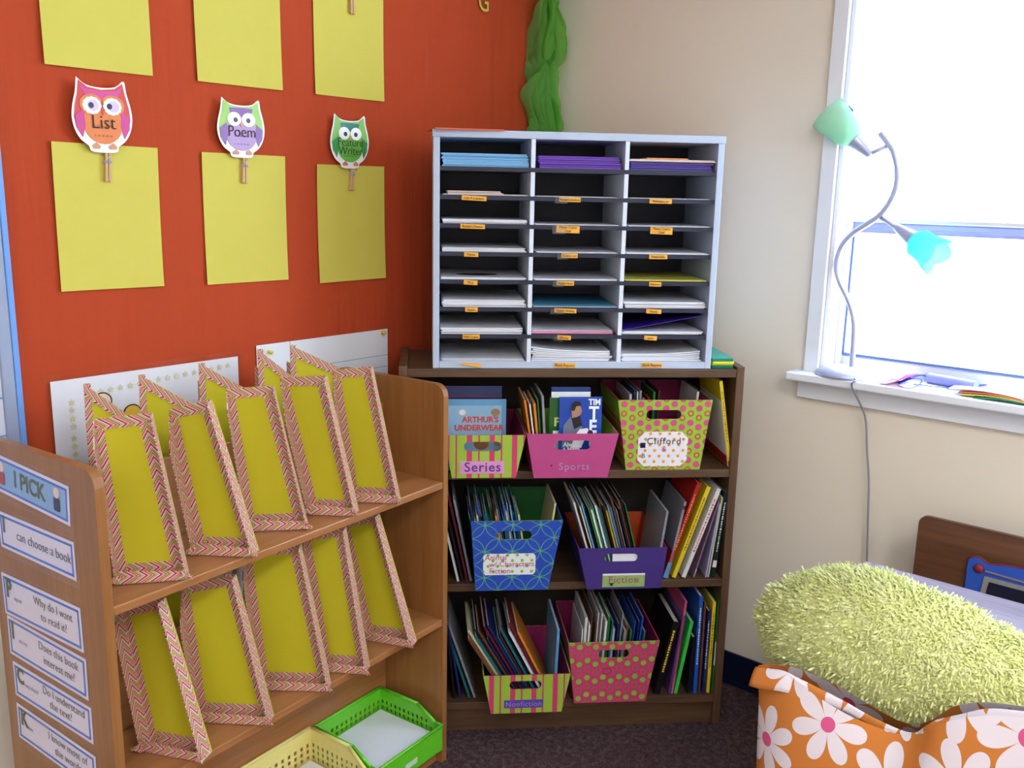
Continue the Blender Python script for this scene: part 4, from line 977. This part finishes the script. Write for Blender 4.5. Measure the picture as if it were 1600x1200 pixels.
# baskets on the bottom shelf
def basket(x0, x1, y0, y1, hf, hb, mat, label, nx, ny):
    t2 = thing('basket', label, 'basket', FE @ T(((x0 + x1) / 2, y0, e3 + .001)))
    W = x1 - x0; D = y1 - y0; hw = W / 2; t = .003; fl = .008
    def wallholes(name, A, B_, hA, hB, rows, nholes, zc):
        """perforated wall from A to B (x,y), top height linear hA..hB"""
        q = MB(); A = Vector((*A, 0)); B_ = Vector((*B_, 0)); d = B_ - A; L = d.length; d.normalize(); nrm = Vector((-d.y, d.x, 0)) * t
        cellw = L / nholes; zs0 = zc
        def P(s_, z, k): v = A + d * s_ + nrm * k; return (v.x, v.y, z)
        def pane(s0, s1, z0a, z0b, z1a, z1b):
            q.hexa([P(s0, z0a, 0), P(s1, z0b, 0), P(s1, z0b, 1), P(s0, z0a, 1), P(s0, z1a, 0), P(s1, z1b, 0), P(s1, z1b, 1), P(s0, z1a, 1)])
        rh = .017
        for i in range(nholes):
            s0, s1 = i * cellw, (i + 1) * cellw
            hh0 = hA(s0 / L); hh1 = hA(s1 / L); hm = min(hh0, hh1)
            n_r = int(max(0, min(rows, (hm - zs0 - .006) // rh)))
            pane(s0, s1, 0, 0, zs0, zs0)
            for k in range(n_r):
                zb = zs0 + k * rh; g = cellw * .28
                pane(s0, s0 + g, zb, zb, zb + rh, zb + rh); pane(s1 - g, s1, zb, zb, zb + rh, zb + rh)
                pane(s0 + g, s1 - g, zb, zb, zb + .003, zb + .003); pane(s0 + g, s1 - g, zb + rh - .003, zb + rh - .003, zb + rh, zb + rh)
            pane(s0, s1, zs0 + n_r * rh, zs0 + n_r * rh, hh0, hh1)
        q.build(name, mat, t2)
    side = lambda s_: hf + (hb - hf) * min(1, max(0, (s_ - .10) / .28))
    sideR = lambda s_: side(1 - s_)
    wallholes('side_wall', (-hw, 0), (-hw, D), side, None, 3, ny, .022)
    wallholes('side_wall', (hw, D), (hw, 0), sideR, None, 3, ny, .022)
    wallholes('back_wall', (-hw, D), (hw, D), lambda s_: hb, None, 3, nx, .022)
    q = MB(); q.box(-hw, hw, 0, t, 0, hf); q.build('front_wall', mat, t2, bevel=.001)
    q = MB(); q.box(-hw, hw, 0, D, 0, t); q.build('base', mat, t2)
    q = MB()   # rolled rim
    pts = [(hw, D * .0, hf), (hw, D * .10, hf), (hw, D * .38, hb), (hw, D, hb), (-hw, D, hb), (-hw, D * .38, hb), (-hw, D * .10, hf), (-hw, 0, hf), (hw, 0, hf)]
    for i in range(len(pts) - 1): q.tube([pts[i], pts[i + 1]], .0042, 8)
    for p_ in pts: q.lathe([(0.0005, -.0042), (.003, -.003), (.0042, 0), (.003, .003), (.0005, .0042)], T(p_), 8)
    q.build('rim', mat, t2, smooth=True)
    return t2
GBK = plain('lime_plastic', (100, 196, 40), .3, spec=.5); YBK = plain('pale_yellow_plastic', (226, 212, 130), .35)
gb = basket(.640, .880, -.022, .195, .072, .105, GBK, 'lime green perforated tray with white paper on the bottom shelf', 14, 14)
q = MB(); q.box(-.022, .022, -.0008, 0, .018, .032); q.build('label_window', plain('pale_label', (196, 220, 196), .25), gb)
yb = basket(.385, .627, -.022, .195, .066, .112, YBK, 'pale yellow perforated tray with papers on the bottom shelf', 12, 13)
for x0, x1, z, lab_ in ((.650, .872, .048, 'white paper pile lying in the lime green tray'), (.395, .617, .03, 'white paper pile lying in the pale yellow tray')):
    q = MB()
    for k in range(4): q.box(x0 + .001 * k, x1 - .001 * (k % 2), -.012, .186, (z - .006) * k / 4 + .006, (z - .006) * (k + 1) / 4 + .0055)
    tag(q.build('paper_pile', SHEET, None, FE @ T((0, 0, e3)), bevel=.0004), lab_, 'paper')

# I PICK signs on the outside of the near end panel (plane x = 0 of the shelf, seen from outside)
FS = FE @ T((0, 0, 0)) @ Rz(-math.pi / 2)     # local x runs from the wall side toward the front edge, y into the panel
BLUEB = plain('blue_print', (72, 116, 206), .25); PALEB = plain('pale_blue_card', (134, 178, 220), .25); CARDW = plain('glossy_white_card', (226, 222, 236), .22, var=.01)
LAMF = glassy('tape_film', (255, 252, 255), .93, .25)
GLET = plain('olive_letter', (78, 92, 50), .4); THINK = plain('thin_black_print', (40, 36, 44), .4); PALEI = plain('pale_grey_print', (168, 168, 190), .4)
def sign(tl, tr, br, label, lines, cap=None, small=None, bg=None, size=.022):
    a = on(FS, *tl, y=0); c = on(FS, *tr, y=0); d = on(FS, *br, y=0)
    W = c.x - a.x; H = c.z - d.z; rot = math.atan2(-(c.z - a.z), W)
    t2 = thing('sign_card', label, 'sign', FS @ T((a.x, -.0012, a.z)) @ Ry(rot))
    W = math.hypot(W, c.z - a.z)
    q = MB(); q.box(0, W, -.0003, .0003, -H, 0); cd_ = q.build('card', CARDW, t2)
    q = MB(); bw = .0045; mg = .006
    q.box(mg, W - mg, -.0008, -.0004, -mg - bw, -mg); q.box(mg, W - mg, -.0008, -.0004, -H + mg, -H + mg + bw); q.box(mg, mg + bw, -.0008, -.0004, -H + mg, -mg); q.box(W - mg - bw, W - mg, -.0008, -.0004, -H + mg, -mg)
    q.build('blue_border', BLUEB, cd_)
    if bg: q = MB(); q.box(mg + bw, W - mg - bw, -.0007, -.0004, -H + mg + bw, -mg - bw); q.build('blue_field', bg, cd_)
    if cap: text(cap, H * .62, T((.014, -.0012, -H * .52)), cd_, mat=GLET, bold=.0016, sx=.8)
    if small: text(small, size * .55, T((.04, -.0011, -H * .55)), cd_, mat=PALEI, sx=.8)
    for s_, x, z, k in lines: text(s_, size * k, T((x * W, -.0012, -z * H)), cd_, mat=(GLET if k > 1.3 else THINK), ax='CENTER', bold=(.001 if k > 1.3 else -.0004), sx=.9)
    q = MB(); q.face([(-.01, -.0022, -H - .012), (W + .014, -.0022, -H - .012), (W + .014, -.0022, .010), (-.01, -.0022, .010)]); q.build('clear_tape', LAMF, t2)
    return t2, W, H
# left edges of the cards lie past the photo's edge; their width follows the panel
def xz(x, px, py): return on(FS, px, py, y=0)
t2, W, H = sign((-62, 682), (108, 760), (113, 823), 'pale blue I PICK title sign at the top of the shelf end panel', [('I PICK', .66, .66, 2.0)], bg=PALEB)
for k, (x, shirt) in enumerate(((.41, (170, 50, 50)), (.90, (40, 50, 90)))):
    q = MB(); q.prism(ell(x * W, -H * .30, .009, .010), -.0018, -.0013); q.build('printed_head', col((232, 206, 190)), t2)
    q = MB(); q.prism(rounded(x * W - .010, x * W + .010, -H * .76, -H * .42, .004), -.0018, -.0013); q.build('printed_figure', col(shirt), t2)
sign((-2, 797), (116, 847), (121, 908), 'white sign strip reading I can choose a book', [('can choose a book', .60, .60, 1.0)], cap='I', size=.027)
sign((3, 893), (126, 950), (132, 1020), 'white sign strip reading Why do I want to read it', [('Why do I want', .66, .40, 1.0), ('to read it?', .66, .72, 1.0)], cap='P', small='urpose', size=.024)
sign((12, 960), (135, 1030), (140, 1095), 'white sign strip reading Does this book interest me', [('Does this book', .66, .40, 1.0), ('interest me?', .66, .72, 1.0)], cap='I', small='nterest', size=.024)
sign((21, 1032), (143, 1106), (149, 1164), 'white sign strip reading Do I understand the text', [('Do I understand', .66, .40, 1.0), ('the text?', .62, .72, 1.0)], cap='C', small='omprehend', size=.024)
sign((27, 1097), (150, 1182), (157, 1242), 'white sign strip reading I know most of the words', [('I know most of', .66, .40, 1.0), ('the words', .66, .72, 1.0)], cap='K', small='now', size=.024)

# ------------------------------------------------------------------ curved lamp on the sill
SZ = WZ0 + .022
bc = on(FR, 1322, 579, z=SZ + .012)
yl = min(bc.y, -.0)
th = thing('table_lamp', 'silver curved two-headed lamp with green and turquoise shades on the window sill', 'lamp', FR @ T((bc.x, yl, SZ)))
def lp(px, py, dy=0): p_ = on(FR, px, py, y=yl + dy); return Vector((p_.x - bc.x, dy, p_.z - SZ))
q = MB(); q.lathe([(.066, 0), (.078, .001), (.074, .010), (.056, .022), (.03, .027), (.008, .029)], None, 40); q.build('base', METAL, th, smooth=True)
path = [lp(*p_) for p_ in ((1331, 572), (1334, 530), (1334, 500), (1326, 470), (1312, 440), (1307, 415), (1314, 387), (1331, 366), (1355, 350), (1376, 335), (1392, 313), (1401, 288), (1402, 262), (1396, 238), (1386, 222), (1375, 208))]
path[0].z = .025
q = MB(); q.tube(catmull(path, 6), .0078, 12); q.build('stem', METAL, th, smooth=True)
def head(p_root, p_joint, p_neck, p_mouth, r_mouth, mat, nm, dy, petals=0):
    q = MB(); q.tube([lp(*p_root), lp(*p_joint, dy * .3)], .0055, 10); q.build('arm', METAL, th, smooth=True)
    A = lp(*p_joint, dy * .3); B_ = lp(*p_neck, dy * .6); D_ = lp(*p_mouth, dy)
    ax = (D_ - A).normalized(); L1 = (B_ - A).length; L2 = (D_ - B_).length
    M = T(A) @ ax.to_track_quat('Z', 'Y').to_matrix().to_4x4()
    q = MB(); q.lathe([(.007, -.006), (.010, 0), (.021, L1), (.0215, L1 + .003)], M, 24); q.build('socket', METAL, th, smooth=True)
    q = MB(); n = 36; pr = [(.022, L1 + .001), (.036, L1 + L2 * .22), (r_mouth * .86, L1 + L2 * .5), (r_mouth * .97, L1 + L2 * .8), (r_mouth, L1 + L2)]
    V = []
    for i, (r_, z) in enumerate(pr):
        for k in range(n):
            a = 2 * math.pi * k / n; w2 = petals * (i / 4) ** 2 * .016 * abs(math.cos(2 * a)); V.append(M @ Vector(((r_ + w2 * .6) * math.cos(a), (r_ + w2 * .6) * math.sin(a), z + w2)))
    q.faces(V, [(i * n + k, i * n + (k + 1) % n, (i + 1) * n + (k + 1) % n, (i + 1) * n + k) for i in range(4) for k in range(n)])
    sh_ = q.build(nm, mat, th, smooth=True, solid=.002); return M, L1, L2
SG = thin('green_frosted_plastic', (214, 240, 222), .45, .5, .35); SB = thin('turquoise_frosted_plastic', (150, 236, 242), .42, .6, .35)
M, L1, L2 = head((1385, 229), (1358, 241), (1337, 218), (1293, 176), .048, SG, 'green_shade', -.03)
q = MB(); q.box(-.011, .011, -.047, -.0455, L1 + L2 * .58, L1 + L2 * .78, 0, M @ Rz(math.radians(200))); q.build('sticker', col((90, 130, 100)), th)
head((1376, 340), (1401, 355), (1427, 374), (1461, 398), .040, SB, 'turquoise_shade', -.03, 1)
cordp = [lp(1345, 583, -.02), Vector((lp(1350, 588, -.02).x, -(yl + .074), .004)), Vector((lp(1350, 588).x, -(yl + .080), -.012))]
for px, py in ((1352, 650), (1355, 700), (1358, 750), (1357, 800), (1356, 840), (1355, 880), (1354, 930)):
    p_ = on(FR, px, py, y=-.02); cordp.append(Vector((p_.x - bc.x, -.022 - yl, p_.z - SZ)))
cordp[0] = Vector((cordp[0].x, -.06, .006))
q = MB(); q.tube(catmull(cordp, 4), .0028, 8); q.build('power_cord', plain('grey_cord', (150, 146, 156), .5), th, smooth=True)

# things lying on the sill
def sp(px, py, z=0): p_ = on(FR, px, py, z=SZ + z); return Vector((p_.x, max(-.062, p_.y), SZ + z))
a = sp(1415, 590)
q = MB(); q.grid(14, 8, lambda u, v: (a.x - .02 + u * .07, -.055 + v * .10 - .01 * u, SZ + .0015 + .035 * (u ** 2) * (1 - .3 * v)), 0)
tag(q.build('curled_card', plain('pink_card', (214, 90, 150), .5, var=.2, scale=14), None, FR, smooth=True, solid=.0006), 'curled pink card on the sill beside the lamp', 'card')
def roll(p0, p1, r_, mat, label, lift=0):
    a, c = sp(*p0), sp(*p1); a.z = c.z = SZ + r_ + lift; q = MB(); q.tube([a, c], r_, 20); q.tube([a + (c - a) * .58, a + (c - a) * .60], r_ * 1.03, 20)
    return tag(q.build('paper_roll', mat, None, FR, smooth=False), label, 'paper roll')
roll((1450, 598), (1524, 612), .014, plain('lavender_roll', (140, 144, 206), .45), 'lavender rolled paper lying on the window sill')
roll((1532, 600), (1590, 606), .013, plain('white_roll', (240, 232, 242), .45), 'white rolled paper at the right end of the sill')
LANY = plain('royal_blue_ribbon', (36, 70, 200), .45)
def lanyard(pts, wd, label, mat=LANY):
    P = catmull([sp(x, y, z) for x, y, z in pts], 5); q = MB()
    for i in range(len(P) - 1):
        d = (P[i + 1] - P[i]); n = Vector((-d.y, d.x, 0)).normalized() * wd / 2; d2 = (P[min(i + 2, len(P) - 1)] - P[i + 1]) if i + 2 < len(P) else d; n2 = Vector((-d2.y, d2.x, 0)).normalized() * wd / 2
        q.face([P[i] - n, P[i + 1] - n2, P[i + 1] + n2, P[i] + n])
    return tag(q.build('lanyard', mat, None, FR, smooth=True, solid=.0012), label, 'lanyard')
lanyard([(1404, 598, .002), (1424, 590, .012), (1440, 586, .016), (1456, 592, .010), (1470, 600, .003)], .010, 'wide blue lanyard looped beside the curled pink card')
lanyard([(1402, 602, .003), (1418, 607, .002), (1435, 602, .006), (1440, 593, .010), (1425, 592, .010), (1404, 600, .003)], .003, 'thin blue cord loop at the front edge of the sill')
lanyard([(1428, 600, .003), (1460, 604, .004), (1490, 605, .003), (1510, 598, .012), (1530, 590, .022), (1545, 586, .028)], .008, 'blue lanyard band reaching up to the rolled paper')
lanyard([(1480, 607, .002), (1500, 608, .003), (1525, 603, .008), (1548, 600, .014), (1560, 598, .016)], .008, 'second blue lanyard band in front of the lavender roll')
lanyard([(1556, 574, .022), (1575, 573, .026), (1590, 580, .022), (1600, 590, .016)], .008, 'blue lanyard draped over the white rolled paper')
for k, (rgb, nm, p0, p1, z) in enumerate((((60, 140, 110), 'green', (1530, 617), (1630, 634), .001), ((206, 214, 90), 'yellow green', (1516, 611), (1630, 625), .004), ((236, 120, 90), 'coral', (1520, 606), (1630, 616), .008), ((240, 240, 246), 'white', (1512, 600), (1630, 610), .013))):
    a, c = sp(*p0), sp(*p1); q = MB()
    q.grid(12, 4, lambda u, v: (a.x + (c.x - a.x) * u, -.058 + .05 * v + .004 * k, SZ + z + .006 * math.sin(math.pi * u) * (1 - .4 * v)))
    tag(q.build('foam_visor', plain('foam_%s' % nm.replace(' ', '_'), rgb, .7), None, FR, smooth=True, solid=.0026), nm + ' curved foam sheet in the pile at the right end of the sill', 'foam sheet', 'foam sheets piled on the sill')

# ------------------------------------------------------------------ table and chairs
TZ = .64
tc = on(FR, 1352, 875, z=TZ)
th = thing('table', 'low table with a pale grey wooden top in front of the window', 'table', FR @ T((tc.x, tc.y, 0)))
q = MB(); q.slab([(0, 0), (.0, -.50), (1.15, -.50), (1.15, 0)], TZ - .028, TZ); q.build('table_top', TABLE, th, bevel=.006)
for x, y in ((.06, -.06), (1.09, -.06), (.06, -.44), (1.09, -.44)):
    q = MB(); q.tube([(x, y, TZ - .028), (x, y, 0)], [.02, .015], 12); q.build('leg', METAL, th, smooth=False)
def chair(x, y, zt, W, label, face):
    """chair, back board in the local x,z plane at y=0, seat toward -y*face"""
    th = thing('classroom_chair', label, 'chair', FR @ T((x, y, 0)))
    q = MB()
    pr = rounded(0, W, zt - .19, zt, .022, 5)
    q.prism(pr, -.006, .006); o = q.build('backrest', CHAIRW, th, bevel=.003)
    q = MB(); s_ = face; ys0 = .02 if s_ > 0 else -.02
    q.slab([(.01, ys0), (W - .01, ys0), (W - .02, ys0 + s_ * .34), (.02, ys0 + s_ * .34)][::s_], .36, .374); q.build('seat', CHAIRW, th, bevel=.004)
    for xx in (.05, W - .05):
        q = MB(); yb = s_ * .012
        q.tube(catmull([(xx, yb, zt - .165), (xx, yb, .45), (xx, s_ * .05, .35), (xx, s_ * .02, .15), (xx, -s_ * .02, 0)], 4), .0105, 10); q.build('leg', METAL, th, smooth=True)
        q = MB(); q.tube(catmull([(xx, s_ * .05, .352), (xx, s_ * .30, .352), (xx, s_ * .34, .30), (xx, s_ * .36, 0)], 4), .0105, 10); q.build('leg', METAL, th, smooth=True)
    return th
cp_ = on(FR, 1438, 803, y=-.13)
ch1 = chair(cp_.x, -.13, cp_.z, .40, 'brown wooden backed chair between the table and the window wall', -1)
# blue decorated frame hanging on that chair
fa = on(FR, 1517, 869, y=-.145); 
t2 = thing('chair_pocket', 'blue frame with a red knob and a dark panel hanging on the brown chair', 'frame', FR @ T((fa.x, -.1375, fa.z)))
q = MB(); P = [(v.x, v.z) for v in catmull([(-.004, 0, -.10), (-.004, 0, -.02), (.002, 0, -.004), (.02, 0, .0), (.04, 0, -.010), (.07, 0, -.005), (.12, 0, 0), (.18, 0, -.004), (.22, 0, 0), (.22, 0, -.10)], 4)]
q.prism(P, -.010, 0); q.build('blue_board', plain('blue_felt', (44, 88, 190), .7), t2, bevel=.002)
P2 = [(x, z + .004) for x, z in P if z > -.06]; q = MB()
q.tube([(x, -.005, z + .002) for x, z in P if z > -.06], .0022, 6); q.build('red_piping', plain('red_piping', (140, 36, 44), .6), t2)
q = MB(); q.lathe([(.012, 0), (.0115, .005), (.006, .009), (.001, .010)], T((.022, -.010, -.024)) @ Rx(math.pi / 2), 18); q.build('red_knob', plain('dark_red_knob', (134, 38, 58), .5), t2, smooth=True)
q = MB(); q.tube([(.036, -.012, -.027), (.12, -.012, -.030)], .0028, 8); q.build('pencil', plain('grey_brown_pencil', (130, 110, 124), .5), t2)
q = MB(); q.prism([(.030, -.10), (.036, -.040), (.20, -.040), (.20, -.10)], -.014, -.010); q.build('grey_frame', plain('beaded_grey', (150, 144, 142), .5, var=.25, scale=400), t2, bevel=.001)
q = MB(); q.prism([(.042, -.10), (.048, -.050), (.19, -.050), (.19, -.10)], -.016, -.0142); q.build('dark_panel', plain('navy_slate', (22, 26, 50), .5), t2)

# near chair with the shaggy green cover and the daisy cushion
YC = -.95
a = on(FR, 1245, 1020, y=YC)
chair(a.x - .03, YC, .74, .40, 'chair with its wooden back wrapped in the shaggy green cushion', 1)
outl = [(1190, 958), (1205, 925), (1245, 902), (1310, 889), (1360, 893), (1400, 905), (1440, 922), (1500, 945), (1550, 975), (1600, 998), (1660, 1030), (1700, 1075), (1700, 1125), (1650, 1150), (1580, 1150), (1500, 1160), (1410, 1150), (1350, 1120), (1300, 1095), (1262, 1065), (1232, 1035), (1205, 1010)]
YP = YC - .035
ol = [on(FR, *p_, y=YP) for p_ in outl]; ol = catmull(ol + [ol[0]], 4)[:-1]
cc = sum((Vector(p_) for p_ in ol), Vector()) / len(ol)
def pil(k, r_, side):
    p_ = ol[k % len(ol)]; d = (p_ - cc); rr_ = math.sin(r_ * math.pi / 2); hgt = .075 * math.cos(r_ * math.pi / 2) ** .9
    return Vector((cc.x + d.x * rr_, YP - side * hgt * (1 if side > 0 else .3), cc.z + d.z * rr_))
q = MB(); N = len(ol); K = 12
for side in (1, -1):
    V = [pil(k, j / K, side) for j in range(K + 1) for k in range(N)]
    F = [(j * N + k, j * N + (k + 1) % N, (j + 1) * N + (k + 1) % N, (j + 1) * N + k) for j in range(K) for k in range(N)]
    q.faces(V, F if side < 0 else [f_[::-1] for f_ in F])
FUZZ = NT('lime_shag'); FUZZ.set(FUZZ.mix(FUZZ.noise(FUZZ.obj(), 35, 3), lin((222, 228, 124)), lin((248, 250, 196))), .7, 0, .3)
FUZZ.b.inputs['Sheen Weight'].default_value = .3
pl_ = q.build('shaggy_cushion', FUZZ.m, None, FR, smooth=True)
tag(pl_, 'shaggy lime green cushion over the back of the near chair', 'cushion')
r8 = random.Random(8); q = MB(); V = []; F = []
for i in range(26000):
    k = r8.uniform(0, N); j = math.sqrt(r8.uniform(0, 1)); side = 1 if r8.random() < .8 else -1
    k0 = int(k); f_ = k - k0; p0 = pil(k0, j, side).lerp(pil(k0 + 1, j, side), f_)
    n = Vector(((p0.x - cc.x) * (.2 + j * 3.2), -side * .5 * (1.05 - j), (p0.z - cc.z) * (.2 + j * 4))).normalized()
    t = Vector((r8.gauss(0, 1), r8.gauss(0, .6), r8.gauss(-.2, 1))).normalized(); L = r8.uniform(.006, .012); wd = r8.uniform(.0008, .0018)
    sd = n.cross(t).normalized() * wd; c = len(V); cu = r8.uniform(.3, .9)
    p1 = p0 + n * L * .5 + t * L * .25; p2 = p1 + n * L * .10 + t * L * cu; p3 = p2 + t * L * .25 - n * L * .55
    V += [p0 - sd, p0 + sd, p1 - sd, p1 + sd, p2 - sd * .8, p2 + sd * .8, p3]
    F += [(c, c + 1, c + 3, c + 2), (c + 2, c + 3, c + 5, c + 4), (c + 4, c + 5, c + 6)]
q.faces([tuple(v) for v in V], F)
o = q.build('shag_pile', FUZZ.m, pl_, None, smooth=True); o['kind'] = 'stuff'
# daisy cushion standing in front
YD = YC - .20
top = [(1184, 1040), (1226, 1044), (1262, 1062), (1310, 1090), (1360, 1118), (1415, 1140), (1450, 1134), (1478, 1118), (1530, 1108), (1600, 1112), (1680, 1120), (1740, 1130)]
tp = catmull([on(FR, *p_, y=YD) for p_ in top], 4); x0 = tp[0].x; x1 = tp[-1].x
def dz(u):
    s_ = u * (len(tp) - 1); i = min(int(s_), len(tp) - 2); return tp[i].lerp(tp[i + 1], s_ - i)
CEN = []
for px, py, R_, ph in ((1290, 1136, .042, 0.2), (1194, 1158, .040, 1), (1390, 1232, .046, .6), (1487, 1102, .044, 1.9), (1600, 1165, .046, .5), (1225, 1052, .036, .3), (1500, 1225, .044, 2.4), (1555, 1095, .036, 2.8), (1350, 1060, .03, 0), (1230, 1245, .042, 1.4), (1640, 1240, .046, 0), (1395, 1130, .028, 1)):
    p_ = on(FR, px, py, y=YD - .05); CEN.append((p_.x, p_.z, R_ * 1.35, ph))
DAISY = mk_daisy(CEN)
q = MB()
def cush(side):
    def fn(u, v):
        p_ = dz(u); zb = .05
        e_ = max(0, 1 - (2 * u - 1) ** 4); hgt = .10 * e_ ** .6 * math.sin(math.pi * min(1, .03 + v * .97)) ** .6
        z = p_.z + (zb - p_.z) * v; pinch = -.035 * math.sin(math.pi * v) * (1 - u) ** 3 + .03 * v * (1 - u) ** 2 * -1
        wr = .006 * math.sin(17 * u + 6 * v) * math.sin(9 * v + 2) * math.exp(-3 * v)
        return Vector((p_.x + pinch * -.6, YD - side * hgt + wr * side, z))
    return fn
uvf = lambda side: (lambda u, v: (cush(side)(u, v).x, cush(side)(u, v).z))
q.grid(50, 40, cush(1), 0, uvf(1)); q.grid(50, 40, cush(-1), 0, uvf(-1))
dc = q.build('daisy_cushion', DAISY, None, FR, smooth=True); tag(dc, 'large orange cushion with white daisies standing before the green one', 'cushion')
q = MB()   # loose hem folded along the top
def hem(u, v):
    p_ = dz(u); f_ = .5 + .5 * math.sin(11 * u + 1); return Vector((p_.x + .004 * math.sin(30 * u), YD - .006 - .016 * v * (.4 + f_) - .004 * math.sin(14 * u), p_.z + .006 * math.sin(math.pi * v) - .026 * v * (.4 + .6 * f_)))
q.grid(70, 6, hem, 0, lambda u, v: (hem(u, v).x, hem(u, v).z + .01)); q.build('folded_hem', DAISY, dc, smooth=True, solid=.002)
